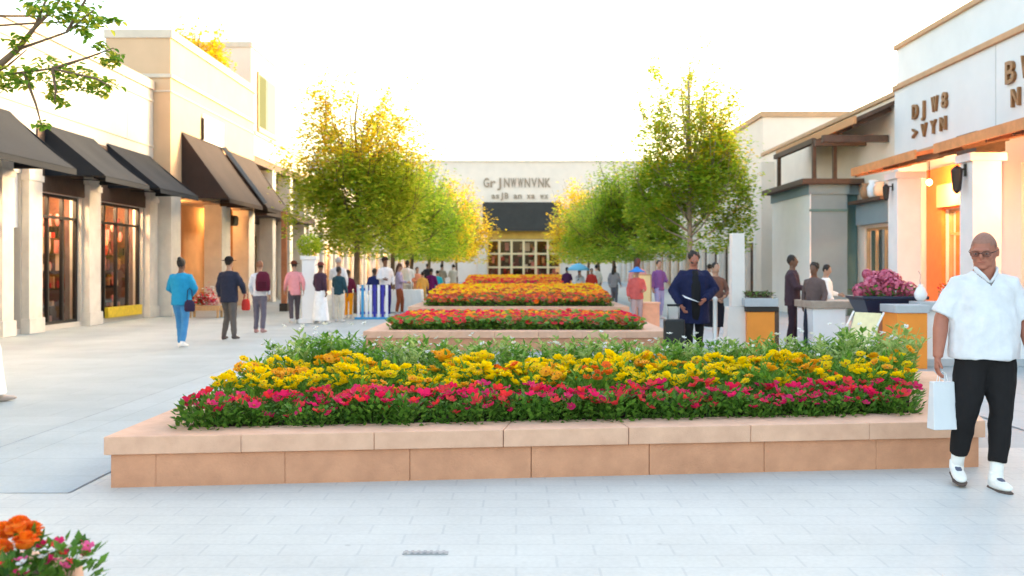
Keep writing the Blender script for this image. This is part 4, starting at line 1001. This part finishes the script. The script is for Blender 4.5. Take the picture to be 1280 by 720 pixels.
def sign(name, label, lines, org, ux, h_s, pitch, nrm, m, t, cat='sign', dep=.05, group=None, backing=None):
    """lines: list of (text, z offset, x offset, glyph width, glyph height); one letter part per glyph"""
    r = thing(name, label, cat, org, 0, group); uz = V((0,0,1))
    if backing: backing(r)
    for (txt, zo, xo, gw, gh) in lines:
        for i, ch in enumerate(txt):
            if ch == ' ': continue
            b = MB(); strokes(b, ch, ux*(xo+i*pitch*gw)+uz*zo+nrm*.004, ux, uz, gw, gh, t, nrm, dep=dep); b.build('letter', m, r)
    return r
# white sign on the tan store and the rail down the gap between the brown awnings
whitel = mat('white_sign', (.80,.81,.83), .4); greyl = mat('grey_blue_letter', (.22,.27,.36), .5)
def bk(r):
    b = MB(); b.box(0,.03,0,2.4,-.05,.85); b.build('panel', whitel, r); b = MB(); b.box(0,.08,-.06,0,-.05,.70); b.build('end_cap', darkm, r)
sign('store_sign', 'small white lettered sign standing above the near brown awning', [('ABL',.1,.35,.42,.6)], V((-10.84,34.4,6.0)), V((0,1,0)), 1, 1.5, V((1,0,0)), greyl, .09, dep=.05, backing=bk)
b = MB(); b.bar((-10.80,36.65,5.95),(-9.35,37.05,3.9), .42, .05); b.bar((-10.80,36.93,6.0),(-9.35,37.3,3.95), .10, .08)
tag(b.build('awning_rail', mat('grey_rail', (.16,.17,.19), .5)), 'grey sloping rail in the gap between the two brown awnings', 'rail')

# portico store, far stores and tower on the left
B3 = thing('portico_store', 'lower cream store with a covered portico beyond the tan store', 'building', (-11,46,0)); fin = parts(B3)
b = MB(); b.box(-13.4,-10.86,41.3,52,6.2,7.06, rosew); b.box(-24,-13.4,41.3,52,0,7.06, rosew); fin(b, 'wall')
b = MB(); b.box(-13.4,-10.9,41.32,51.98,5.9,6.2); fin(b, 'soffit', woodb)
b = MB(); b.box(-13.45,-10.80,41.3,52,7.06,7.2); fin(b, 'cornice', trimc)
b = MB(); b.box(-13.38,-10.95,41.3,41.5,0,3.9, ochre); fin(b, 'side_wall')
b = MB(); b.box(-13.3,-10.5,42,52,3.75,4.05); fin(b, 'canopy', brownc)
for y in (44.6, 48.0, 51.2):
    b = MB(); b.box(-11.5,-10.9,y,y+.6,0,5.9); fin(b, 'column', pier, bevel=.01)
for y in (42.3,45.6,49.0):
    wn = storefront(B3, -13.3, y, y+1.9, .2, 3.2, -1, woodl, 2, 2.6, density=.6); wn.location = (11,-46,0)
TW = thing('corner_tower', 'pale square tower with a tall window rising behind the left stores', 'building', (-14,49.6,0)); fin = parts(TW)
b = MB(); b.box(-17.0,-12.5,47,52.2,7.3,11.95, rosew); b.box(-17.05,-12.45,46.95,52.25,11.95,12.2, trimc); fin(b, 'wall')
b = MB(); b.box(-12.5,-12.46,48.1,51.6,8.3,11.0, doorgrey); b.box(-12.46,-12.44,48.2,49.6,8.4,10.9, mat('green_glass', (.09,.11,.06), .8, spec=.05)); b.box(-12.46,-12.44,49.8,51.5,8.4,10.9, mat('grey_glass', (.20,.21,.24), .8, spec=.05)); fin(b, 'window')
b = MB(); b.box(-12.5,-12.38,48.0,51.7,8.1,8.3); b.box(-12.5,-12.40,48.0,48.1,8.3,11.0); fin(b, 'window_frame', mat('gold_frame', (.42,.28,.15), .6))
def rowshop(name, label, x0, x1, y0, y1, h, wm, capm, side, n, win_h=2.9, colsm=None, fm=None):
    r = thing(name, label, 'building', ((x0+x1)/2,(y0+y1)/2,0)); f = parts(r); xf = x1 if side < 0 else x0; s = side
    b = MB(); st = (y1-y0)/n; ops = [(y0+st*k+st*.18, y0+st*k+st*.82, .15, win_h) for k in range(n)]
    wallx(b, xf, xf+s*.35, y0, y1, 0, h, ops, wm); b.box(xf+s*.36, xf+s*8, y0, y0+.2, 0, h, wm); b.box(xf+s*.36, xf+s*8, y1-.2, y1, 0, h, wm); b.box(xf+s*.36, xf+s*8, y0+.2, y1-.2, h-.4, h-.1, wm)
    f(b, 'wall')
    b = MB(); b.box(xf-s*.06, xf+s*.5, y0, y1, h, h+.2); f(b, 'cornice', capm)
    for o_ in ops:
        wn = storefront(r, xf+s*.2, o_[0], o_[1], .15, win_h, s, fm or woodl, 2, win_h-.6, density=.5); wn.location = tuple(-c for c in r.location)
    for k in range(n+1):
        y = min(max(y0+st*k-.25, y0), y1-.5); b = MB(); b.box(xf-s*.16, xf-s*.002, y, y+.5, 0, h-.6); f(b, 'column', colsm or pier, bevel=.01)
    return r
rowshop('far_shop', 'cream shop row half hidden by the left trees', -20, -11.0, 52.1, 76, 6.4, rosew, trimc, -1, 6)
rowshop('far_shop', 'white shop row reaching the end store on the left', -20, -11.0, 76.1, 106, 6.0, white_st, trimc, -1, 6)

# end store
B5 = thing('end_store', 'wide cream store with a dark awning closing the end of the plaza', 'building', (.5,110,0)); fin = parts(B5)
b = MB(); b.box(-34,-3.2,110,110.6,0,13.2); b.box(4.9,34,110,110.6,0,13.2); b.box(-3.2,4.9,110,110.6,6.3,13.2); b.box(-34,34,110.6,134,12.2,12.6); b.box(-34,-33.5,110.6,134,0,13); b.box(33.5,34,110.6,134,0,13); fin(b, 'wall', rosew)
b = MB(); b.box(-34,34,109.9,110.7,13.2,13.4); fin(b, 'cornice', trimc)
for x in (-4.2, 4.95):
    b = MB(); b.box(x,x+.95,109.6,109.99,0,8.6); fin(b, 'pilaster', cream, bevel=.02)
b = MB(); b.box(-3.2,4.9,110.65,110.8,4.75,6.3); fin(b, 'transom_panel', mat('ochre_panel', (.62,.36,.06), .6, var=.15, scale=1))
b = MB()
for k in range(7): b.box(-3.2+1.35*k-.13 if k else -3.2, -3.2+1.35*k+.13 if k < 6 else 4.9, 110.6,110.75,0,4.7)
for z in (.0,1.5,3.0,4.5): 
    for k in range(6): b.box(-3.2+1.35*k+.13, -3.2+1.35*(k+1)-.13, 110.62,110.73,z,z+.2)
ent = fin(b, 'entrance_frame', mat('cream_frame', (.70,.52,.28), .6))
b = MB(); b.add([(-3.2,110.7,0),(4.9,110.7,0),(4.9,110.7,4.7),(-3.2,110.7,4.7)], [(0,1,2,3)]); fin(b, 'pane', glass)
random.seed(91); b = MB(); b.box(-3.3,5.0,113,113.1,0,5, inner); b.box(-3.3,5.0,110.9,113,4.9,5.0, inner)
for k in range(60):
    x = random.uniform(-3,4.7); z = random.uniform(0,3.8); b.box(x,x+random.uniform(.2,.6),111.6+random.random(),112.8,z,z+random.uniform(.3,.9), random.choice(shopcols))
fin(b, 'display')
r = thing('entrance_awning', 'broad dark grey flat awning over the end store entrance', 'awning', (.65,109,5.7)); b = MB()
b.hexa([(-4.3,.35,0),(4.3,.35,0),(4.3,.97,0),(-4.3,.97,0),(-4.3,.30,3.05),(4.3,.30,3.05),(4.3,.97,3.05),(-4.3,.97,3.05)]); b.build('canopy', mat('charcoal_canvas', (.050,.048,.045), .9, spec=.1, var=.1, scale=1), r)
b = MB(); b.box(-4.32,4.32,.26,.34,-.12,.14); b.build('valance', darkm, r)
sign('store_sign', 'two line bronze lettering on the cream wall of the end store', [('GrJNWWNVNK',1.35,0,.62,1.05),('asJB an xa wx',.1,.9,.40,.66)], V((-3.6,109.99,9.1)), V((1,0,0)), 1, 1.22, V((0,-1,0)), mat('taupe_letter', (.33,.24,.17), .6), .17, dep=.08)

# ------------------------------------------------------------------ right row
R1 = thing('sign_building', 'bluish white building with bronze lettering at the right edge', 'building', (11,15,0)); fin = parts(R1)
b = MB(); b.box(10.8,11.1,1,28.4,4.6,6.55, coolw); b.box(11.1,11.6,1,28.4,4.6,4.8,coolw); b.box(10.8,11.6,28.1,28.4,0,4.6,coolw)
ops = [(6,9,.1,3.4),(11,14,.1,3.4),(15.5,18.6,.1,3.9),(19.2,22.9,.1,3.95),(24.6,26.9,.35,3.1)]
wallx(b, 11.62, 11.9, 1, 28.08, 0, 4.6, ops, coolw); b.box(11.12,13,1,28.4,6.2,6.45,coolw); b.box(13,20,1,1.3,0,6.4,coolw)
fin(b, 'wall')
b = MB(); b.box(10.72,11.15,1,28.42,6.55,6.70); fin(b, 'cornice', tantrim, bevel=.02)
for y in (10,14,18,22.4):
    b = MB(); b.box(10.795,10.8,y,y+.018,4.62,6.54); fin(b, 'control_joint', greycap_)
b = MB(); b.box(10.77,10.8,1,28.4,4.6,4.68); fin(b, 'drip_edge', tantrim)
b = MB(); b.box(13.0,24,1,34,6.2,8.95, coolw); fin(b, 'upper_storey')
b = MB(); b.box(12.9,24,1,34.08,8.95,9.12); fin(b, 'upper_cornice', tantrim, bevel=.02)
b = MB(); wallx(b, 11.50,11.61,24.0,27.9,0,4.25,[(24.6,26.9,.35,3.1)],orangew); fin(b, 'wood_surround')
b = MB(); b.box(11.40,11.5,24.5,27.0,3.15,3.75); fin(b, 'lintel_panel', mat('peach_panel', (.8,.42,.25), .6))
for o_, fm in zip(ops, (woodl,woodl,woodl,woodl,woodl)):
    wn = storefront(R1, 11.75, o_[0], o_[1], o_[2], o_[3], 1, fm, 3 if o_[0] < 24 else 2, o_[3]-.7, density=.45, pal=[shopcols[5],shopcols[2],shopcols[3],shopcols[1]]); wn.location = (-11,-15,0)
for y in (16.6,20.7,24.8):
    b = MB(); b.box(9.5,10.1,y,y+.62,0,3.92); b.box(9.45,10.15,y-.05,y+.67,0,.25); b.box(9.42,10.18,y-.08,y+.70,3.75,3.92); fin(b, 'column', mat('column_plaster', (.74,.70,.68), .85, var=.05, scale=2, bump=.1), bevel=.012)
def canopy(label, y0, y1):
    r = thing('timber_canopy', label, 'canopy', (10.1,(y0+y1)/2,4.0), 0, 'orange timber canopies over the right shops'); ly = (y1-y0)/2
    b = MB(); b.hexa([(-.85,-ly,.10),(.69,-ly,.42),(.69,ly,.42),(-.85,ly,.10),(-.85,-ly,.20),(.69,-ly,.52),(.69,ly,.52),(-.85,ly,.20)]); b.build('roof_board', orangew, r, bevel=.01)
    b = MB(); b.box(-.91,-.855,-ly-.03,ly+.03,.04,.25); b.build('fascia', mat('amber_wood', (.60,.23,.08), .6, var=.2, scale=4), r)
    for k in range(5):
        y = -ly+.1+(2*ly-.2)*k/4; b = MB(); b.bar((-.83,y,.05),(.68,y,.36),.07,.11); b.build('rafter', woodb, r)
    return r
canopy('orange timber canopy over the far column of the lettered building', 23.0, 27.3)
canopy('orange timber canopy cut by the right edge of the lettered building', 17.4, 21.9)
for (yy, zz) in ((22.5,4.45),):
    b = MB(); b.box(10.15,10.79,21.95,22.95,4.1,4.55); fin(b, 'canopy_link', woodb)
# warm lamps under the canopies (they light the orange timber in the photo)
for y in (25.9, 19.6):
    r = thing('hanging_lamp', 'small round warm lamp under the %s orange canopy' % ('far' if y > 23 else 'near'), 'lamp', (10.75,y,3.75)); b = MB(); b.ell((0,0,0), (.08,.08,.08), 12, 8, m=lampm); b.build('bulb', None, r, smooth=True)
    b = MB(); b.box(-.012,.012,-.012,.012,.07,.55); b.build('rod', darkm, r)
    l = bpy.data.lights.new('canopy_lamp','POINT'); l.energy = 65; l.color = (1,.50,.18); l.shadow_soft_size = .1; lo = bpy.data.objects.new('canopy_lamp', l); col.objects.link(lo); lo.parent = r; lo.location = (0,0,-.15)
lantern('black lantern on the white column nearest the walking man', 9.3, 21.0, 3.35, 1, big=1.3)
lantern('small black lantern on the farther white column', 9.33, 25.1, 3.4, 1, big=.9)
sign('store_sign', 'two lines of bronze letters on the bluish wall', [('DJWB'[::-1],.98,0,.42,.68),('NYY>'[::-1],0,0,.42,.62)][0:0] or
     [('DJW8',.52,0,.36,.40),('>VYN',-.04,0,.34,.36)], V((10.798,27.0,5.03)), V((0,-1,0)), 1, 1.72, V((-1,0,0)), letterb, .10, dep=.07)
sign('store_sign', 'bronze letters cut off by the right edge of the frame', [('BWS',.52,0,.40,.50),('NY',-.02,.25,.34,.40)], V((10.798,21.85,5.03)), V((0,-1,0)), 1, 1.7, V((-1,0,0)), letterb, .11, dep=.07)

R2 = thing('gallery_building', 'rose white building with brown eave beside the lettered building', 'building', (11,36,0)); fin = parts(R2)
b = MB(); wallx(b, 10.9,11.2,28.42,44,0,6.45,[(28.8,31.1,.6,2.75),(36.6,37.6,.1,2.7),(39.3,41.7,.1,2.75)],rosew); b.box(11.2,20,43.7,44,0,6.45,rosew); b.box(11.2,20,28.42,43.7,6.1,6.35,rosew); b.box(10.35,10.9,42.0,42.9,0,6.0,rosew)
fin(b, 'wall')
b = MB(); b.box(10.82,11.3,28.42,44.05,6.45,6.6); fin(b, 'cornice', tantrim, bevel=.02)
b = MB(); b.box(10.68,10.89,28.6,31.3,2.85,3.5,tealg); b.box(10.45,10.89,28.55,31.35,3.5,3.6,woodb); fin(b, 'lintel')
for (a, c, z0, z1, n) in ((28.8,31.1,.6,2.75,3),(39.3,41.7,.1,2.75,3),(36.6,37.6,.1,2.7,1)):
    wn = storefront(R2, 11.0, a, c, z0, z1, 1, woodl if a < 30 else woodb, n, None, density=1.0, lit=4, pal=[shopcols[0],shopcols[3],shopcols[6],shopcols[1]]); wn.location = (-11,-36,0)
KB = thing('entrance_block', 'blue grey entrance block with flat brown roof below the timber eave', 'building', (10.1,33.7,0)); fin = parts(KB)
b = MB(); b.box(9.3,10.45,31.4,36,0,3.85,tealg); b.box(9.26,9.30,31.38,36,0,3.85,mat('pale_render', (.82,.78,.75), .85, var=.03, scale=2)); b.box(10.45,10.88,31.75,36,0,3.85,teald); b.box(9.22,10.5,31.34,36.04,3.85,4.15,tealg); b.box(10.5,10.88,31.6,36.04,3.85,4.15,tealg); fin(b, 'wall')
b = MB(); b.box(8.95,10.88,31.1,36.3,4.152,4.32); fin(b, 'roof', woodb, bevel=.01)
b = MB(); b.box(9.25,10.46,31.36,31.4,3.3,3.38); fin(b, 'string_course', teald)
EV = thing('timber_eave', 'sloping brown timber eave with beams above the blue grey block', 'eave', (10.4,33,5.2)); fin = parts(EV)
b = MB(); b.hexa([(9.75,28.6,5.72),(10.88,28.6,6.22),(10.88,37,6.22),(9.75,37,5.72),(9.75,28.6,5.84),(10.88,28.6,6.34),(10.88,37,6.34),(9.75,37,5.84)]); fin(b, 'roof_board', woodb)
b = MB(); b.box(9.68,9.75,28.5,37.1,5.66,5.88); fin(b, 'fascia', mat('orange_edge', (.55,.26,.11), .7))
for k in range(8):
    y = 28.9+1.12*k; b = MB(); b.bar((9.77,y,5.64),(10.87,y,6.13),.10,.14); fin(b, 'rafter', woodb)
for (x, y, z0, z1) in ((9.42,31.4,4.32,5.6),(10.1,31.5,4.32,5.75),(9.42,35.6,4.32,5.6)):
    b = MB(); b.box(x-.06,x+.06,y,y+.12,z0,z1); fin(b, 'post', woodb)
b = MB(); b.bar((9.3,31.0,5.42),(10.88,31.0,5.42),.14,.20); fin(b, 'beam', woodb)
b = MB(); b.bar((8.95,29.1,5.30),(10.86,29.1,5.30),.16,.20); fin(b, 'beam', woodb)
b = MB(); b.bar((9.42,31.46,5.55),(9.42,36.2,5.55),.12,.16); fin(b, 'beam', woodb)
for k, (y, hh, c) in enumerate(((29.3,.45,shopcols[2]),(29.8,.55,whitel),(30.4,.5,shopcols[5]))):
    b = MB(); b.lathe((10.7,y,3.6), [(.10,0),(.17,.10),(.19,.3*hh/.5),(.12,.42*hh/.5),(.15,.5*hh/.5)], 16)
    tag(b.build('roof_urn', c, smooth=True), ('tan', 'white', 'brown')[k]+' urn standing on the ledge over the red shop window', 'urn')
R3 = thing('far_block', 'tall cream block rising behind the gallery building', 'building', (14,52,0)); fin = parts(R3)
b = MB(); b.box(11.15,11.5,45,62,3.9,8.35,rosew); b.box(11.5,24,45,45.3,3.9,8.35,rosew); b.box(11.5,24,61.7,62,3.9,8.35,rosew); b.box(11.5,24,45.3,61.7,8,8.2,rosew); b.box(20,20.3,45.3,61.7,0,8.2,rosew); fin(b, 'wall')
b = MB(); b.box(11.05,24,44.9,62.1,8.35,8.6); fin(b, 'cornice', tantrim)
rowshop('far_shop', 'low rose white colonnade shop beyond the gallery building', 11.0, 20, 45, 62, 3.7, rosew, trimc, 1, 6, 2.7, fm=woodb)
rowshop('far_shop', 'cream shop row half hidden by the right trees', 11.0, 20, 62.1, 84, 6.0, cream, trimc, 1, 6)
rowshop('far_shop', 'white shop row reaching the end store on the right', 11.0, 20, 84.1, 106, 6.2, white_st, trimc, 1, 5)

# ------------------------------------------------------------------ street furniture, right side
orangep = mat('orange_panel', (.80,.26,.03), .5, var=.06, scale=3)
greycap = mat('grey_cap', (.42,.44,.46), .6, var=.08, scale=6)
navy = mat('navy_resin', (.012,.018,.045), .4)
whitep = mat('white_panel', (.78,.78,.79), .5, var=.03, scale=3)
terra = mat('terracotta', (.55,.22,.11), .8, var=.15, scale=6)
def boxthing(name, label, cat, x, y, parts_, group=None, rz=0):
    r = thing(name, label, cat, (x,y,0), rz, group)
    for (nm, x0,x1,y0,y1,z0,z1,m) in parts_:
        b = MB(); b.box(x0,x1,y0,y1,z0,z1); b.build(nm, m, r, bevel=.008)
    return r
boxthing('planter_box', 'orange planter box with black band and pale grey rim', 'planter', 4.2, 17.4, [('body',-.25,.22,-.4,.4,0,.77,orangep),('side_post',.22,.30,-.38,.38,0,.85,woodb),('band',-.27,.28,-.42,.42,.771,.86,darkm),('rim',-.30,.27,-.45,.45,.861,1.0,greycap)])
random.seed(33)
b = MB()
for k in range(420): leafquad(b, V((random.uniform(-.25,.22), random.uniform(-.4,.4), .99+random.uniform(0,.10))), rdir(.1), .08, .03, random.choice((inner, leafA, darkm)))
tag(b.build('ground_cover_plant', None, loc=(4.2,17.4,0)), 'dark low plant filling the orange planter box with pale rim', 'plant')
r = thing('white_pillar', 'tall tapering white pillar between the navy coated person and the orange box', 'pillar', (3.83,17.3,0)); b = MB()
b.hexa([(-.22,-.2,0),(.20,-.2,0),(.20,.2,0),(-.22,.2,0),(-.17,-.16,.85),(.17,-.16,.85),(.17,.16,.85),(-.17,.16,.85)]); b.hexa([(-.11,-.11,.852),(.13,-.11,.852),(.13,.11,.852),(-.11,.11,.852),(-.10,-.10,2.12),(.12,-.10,2.12),(.12,.10,2.12),(-.10,.10,2.12)]); b.build('shaft', mat('cream_post', (.74,.67,.62), .8, var=.05, scale=3), r, bevel=.01)
r = thing('bollard', 'slim pale metal post right of the navy coated person', 'post', (3.2,16.0,0)); b = MB(); b.lathe((0,0,0), [(.07,0),(.07,.03),(.04,.05),(.036,1.0),(.045,1.03),(.02,1.06)], 14); b.build('shaft', mat('pale_metal', (.5,.5,.5), .4, metal=.3), r, smooth=True)
boxthing('serving_counter', 'white counter with tan stone top right of the dark dressed people', 'counter', 5.6, 18.2, [('body',-.32,.26,-.5,.5,0,.80,whitep),('top',-.36,.75,-.55,.55,.801,.93,mat('tan_slab', (.36,.29,.23), .6, var=.2, scale=6))])
# navy bowl planter with pink hydrangea
r = thing('bowl_planter', 'navy bowl planter on a terracotta stand holding pink flowers', 'planter', (5.95,16.2,0)); b = MB(); b.hexa([(-.30,-.3,.72),(.30,-.3,.72),(.30,.3,.72),(-.30,.3,.72),(-.42,-.4,1.02),(.56,-.4,1.02),(.56,.4,1.02),(-.42,.4,1.02)]); b.box(-.45,.60,-.43,.43,1.021,1.07); b.build('bowl', navy, r, bevel=.01)
b = MB(); b.box(-.28,.26,-.28,.28,0,.70); b.build('stand', terra, r, bevel=.01)
hyd = MB(); hl = MB()
pk2 = leafmat('dusty_pink_petal', (.45,.06,.13), (.75,.22,.32), .25); 
for (cx,cy,cz,rr) in ((-.18,-.1,1.22,.19),(.12,-.2,1.20,.2),(.38,-.1,1.14,.17),(-.05,.15,1.30,.18),(.2,.1,1.30,.17),(-.33,0,1.15,.14),(.5,.1,1.10,.12),(.05,-.05,1.38,.13),(-.20,.1,1.42,.08)):
    for k in range(170):
        v = V((random.gauss(0,1),random.gauss(0,1),random.gauss(0,1))).normalized(); p = V((cx,cy,cz))+v*rr*random.uniform(.8,1.05)
        a = v.cross(V((.1,.2,1))).normalized()*.024; c = v.cross(a); hyd.add([p-a-c,p+a-c,p+a+c,p-a+c], [(0,1,2,3)], pk2)
for k in range(260): leafquad(hl, V((random.uniform(-.4,.52),random.uniform(-.35,.35),random.uniform(1.02,1.2))), rdir(.1), .10, .06, leafA)
r = thing('hydrangea_plant', 'dusty pink flowering mound spilling over the navy bowl planter', 'flower', (5.95,16.2,0)); hyd.build('blossoms', None, r); hl.build('foliage', None, r)
boxthing('planter_box', 'orange box with grey cap next to the terracotta stand', 'planter', 5.98, 15.3, [('body',-.24,.22,-.3,.3,0,.84,orangep),('cap',-.27,.24,-.33,.33,.841,.96,greycap)])
boxthing('low_wall', 'white low wall with grey capping behind the walking man', 'wall', 7.35, 15.5, [('body',-1.12,1.9,-.15,.15,0,.86,whitep),('base',-1.14,1.92,-.17,.17,0,.12,greycap),('cap',-1.15,1.95,-.22,.22,.861,1.0,greycap)])
r = thing('swan_vase', 'white vase with a thin stalk on the wall beside the pink flowers', 'vase', (6.30,15.5,1.0)); r.scale = (.66,.66,.66); b = MB(); b.lathe((0,0,0), [(.06,0),(.13,.08),(.15,.18),(.10,.30),(.05,.36),(.06,.40)], 20); b.build('body', whitep, r, smooth=True); b = MB(); b.tube([(0,0,.35),(-.02,0,.5),(.0,0,.62),(-.05,0,.72)], [.012,.009,.008,.016], 6); b.build('stalk', mat('grey_stalk', (.35,.35,.38), .6), r)
r = thing('flower_bowl', 'bowl of orange and red flowers on the wall behind the man', 'flower', (6.78,15.55,1.0)); b = MB(); b.lathe((0,0,0), [(.08,0),(.17,.08),(.18,.11)], 18); b.build('bowl', terra, r, smooth=True); b = MB()
for k in range(190):
    v = V((random.gauss(0,1),random.gauss(0,1),abs(random.gauss(0,1)))).normalized()*random.uniform(.08,.19)+V((0,0,.12)); leafquad(b, v, rdir(.4), .06, .045, random.choice((orap,redp[1],redp[1],leafA,whip)))
b.build('blossoms', None, r)
# pale yellow folding chair beyond the bed
r = thing('folding_chair', 'pale yellow canvas folding chair standing just beyond the near bed', 'chair', (4.42,13.2,0), radians(-60)); cv = mat('yellow_canvas', (.75,.68,.42), .9, var=.08, scale=10)
b = MB(); sl_ = [(-.34,.34),(-.22,.22),(-.05,.20),(.12,.36),(.26,.62),(.36,.90)]
for (ya,za),(yb,zb) in zip(sl_[:-1], sl_[1:]): b.hexa([(-.22,ya,za),(.22,ya,za),(.22,yb,zb),(-.22,yb,zb),(-.22,ya,za+.02),(.22,ya,za+.02),(.22,yb,zb+.02),(-.22,yb,zb+.02)])
b.build('sling', cv, r)
for sx in (-.25,.25):
    for (a, c) in (((sx,-.30,0),(sx,.37,.93)),((sx,.30,0),(sx,-.36,.36))):
        b = MB(); b.tube([a,c], .013, 8); b.build('leg', whitep, r)
# pale bag at the man's side
r = thing('shopping_bag', 'white paper bag held at the side of the walking man in white shirt', 'bag', (2.955,6.93,.40), radians(8)); b = MB()
b.hexa([(-.075,-.05,0),(.095,-.05,0),(.095,.05,0),(-.075,.05,0),(-.07,-.025,.33),(.09,-.025,.33),(.09,.025,.33),(-.07,.025,.33)]); b.build('body', mat('bag_paper', (.62,.64,.67), .6, bump=.4, bscale=9), r, bevel=.006)
for sy in (-.02,.02):
    b = MB(); b.tube([(-.02,sy,.32),(-.01,sy*.4,.385),(.015,0,.40),(.035,sy*.4,.385),(.045,sy,.32)], .003, 6); b.build('handle', whitep, r)
# ------------------------------------------------------------------ street furniture, left side
r = thing('flower_cart', 'low wooden flower stand with red and white flowers against the tan store', 'flower stand', (-9.55,30.6,0)); b = MB(); b.box(-.45,.5,-.25,.25,.22,.36)
for (x,y) in ((-.4,-.2),(.44,-.2),(-.4,.2),(.44,.2)): b.box(x-.03,x+.03,y-.03,y+.03,0,.22)
b.build('stand', woodl, r); b = MB()
for k in range(700):
    p = V((random.gauss(0,.22), random.uniform(-.22,.22), .38+abs(random.gauss(0,.18)))); leafquad(b, p, rdir(.3), .10, .07, random.choice((redp[1],brown_red,redp[0],whip,leafA) if p.x < .1 else (whip,whip,pinkp,brown_red,redp[1])))
b.build('blossoms', None, r)
r = thing('pedestal_planter', 'tall white square pedestal topped by a round green shrub', 'planter', (-5.72,27.6,0)); b = MB(); b.box(-.26,.26,-.26,.26,0,.12); b.box(-.18,.18,-.18,.18,.121,1.75); b.box(-.22,.22,-.22,.22,1.751,1.85); b.build('pedestal', whitep, r, bevel=.01)
b = MB()
for k in range(900):
    v = V((random.gauss(0,1),random.gauss(0,1),random.gauss(0,1))).normalized()*.33*random.uniform(.6,1.05); leafquad(b, v+V((0,0,2.12)), rdir(.2), .09, .055, random.choice((tgreen,tlime)))
b.build('shrub', None, r)
r = thing('slatted_barrier', 'low barrier of blue and white vertical slats by the left trees', 'barrier', (-4.30,29.6,0)); blu = mat('blue_slat', (.035,.03,.36), .5); lbl = mat('light_blue_slat', (.03,.30,.60), .5)
for k in range(8):
    b = MB(); x = -.42+k*.12; b.box(x,x+.075,-.02,.02,.06,1.02-.0*k); b.build('slat', (blu,whitel)[k % 2] if k > 2 else (whitel,lbl)[k % 2], r)
b = MB(); b.box(-.44,.52,.022,.05,.85,.92); b.box(-.44,.52,.022,.05,.15,.22); b.build('rail', blu, r)
b = MB(); b.box(-.48,.56,-.16,.16,0,.06); b.build('base', lbl, r, bevel=.01)
r = thing('draped_table', 'long table under a white cloth left of the third bed', 'table', (-3.95,34.2,0)); b = MB(); n = 40; vs = []
ring = []
for k in range(n):
    th = 2*pi*k/n; cx_, cy_ = cos(th), sin(th); m_ = max(abs(cx_), abs(cy_)); x = cx_/m_*.72; y = cy_/m_*.42; fl = 1+.05*sin(th*9)
    ring.append((x, y, .78)); 
vs = ring+[(x*(1.05+.05*sin(k*1.7)), y*(1.07+.06*sin(k*1.7)), .03) for k, (x, y, z) in enumerate(ring)]
b.add(vs, [list(range(n))]+[(k,n+k,n+(k+1)%n,(k+1)%n) for k in range(n)]); b.build('cloth', mat('white_cloth', (.80,.82,.84), .9), r)
b = MB(); b.box(-.7,.7,-.4,.4,.74,.775); 
for (x,y) in ((-.6,-.3),(.6,-.3),(-.6,.3),(.6,.3)): b.box(x-.025,x+.025,y-.025,y+.025,0,.74)
b.build('table_frame', woodb, r)
r = thing('hand_umbrella', 'pale blue open umbrella held above the far end of the third bed', 'umbrella', (2.56,40.85,0)); b = MB(); b.lathe((0,0,0), [(.46,1.42),(.40,1.52),(.28,1.62),(.12,1.69),(.01,1.72)], 16); b.build('canopy', mat('pale_blue_fabric', (.16,.50,.72), .7), r, smooth=True); b = MB(); b.tube([(0,0,1.0),(0,0,1.74)], .012, 6); b.build('shaft', darkm, r)
r = thing('notice_board', 'blank cream free standing board right of the blue sun hat', 'board', (3.35,26.6,0)); b = MB(); b.box(-.20,.24,-.02,.02,.62,1.32); b.build('panel', mat('cream_board', (.78,.58,.28), .7), r, bevel=.005)
b = MB(); b.box(-.23,-.20,-.03,.03,0,1.35); b.box(.24,.27,-.03,.03,0,1.35); b.box(-.2,.24,-.03,.03,1.321,1.35); b.build('frame', woodl, r)
boxthing('wooden_crate', 'salmon coloured crate in front of the cream board', 'crate', 3.30, 25.2, [('body',-.26,.30,-.25,.25,0,.62,mat('salmon_box', (.75,.36,.22), .7, var=.1, scale=5)),('lid',-.28,.32,-.27,.27,.621,.66,mat('salmon_lid', (.78,.45,.30), .7))])
r = thing('timber_post', 'slim brown timber post on the left walk before the portico', 'post', (-8.15,35,0)); b = MB(); b.box(-.09,.09,-.09,.09,.28,3.5); b.build('shaft', mat('red_brown_wood', (.40,.15,.07), .7, var=.2, scale=4), r, bevel=.01); b = MB(); b.box(-.14,.14,-.14,.14,0,.28); b.build('foot', darkm, r, bevel=.01)
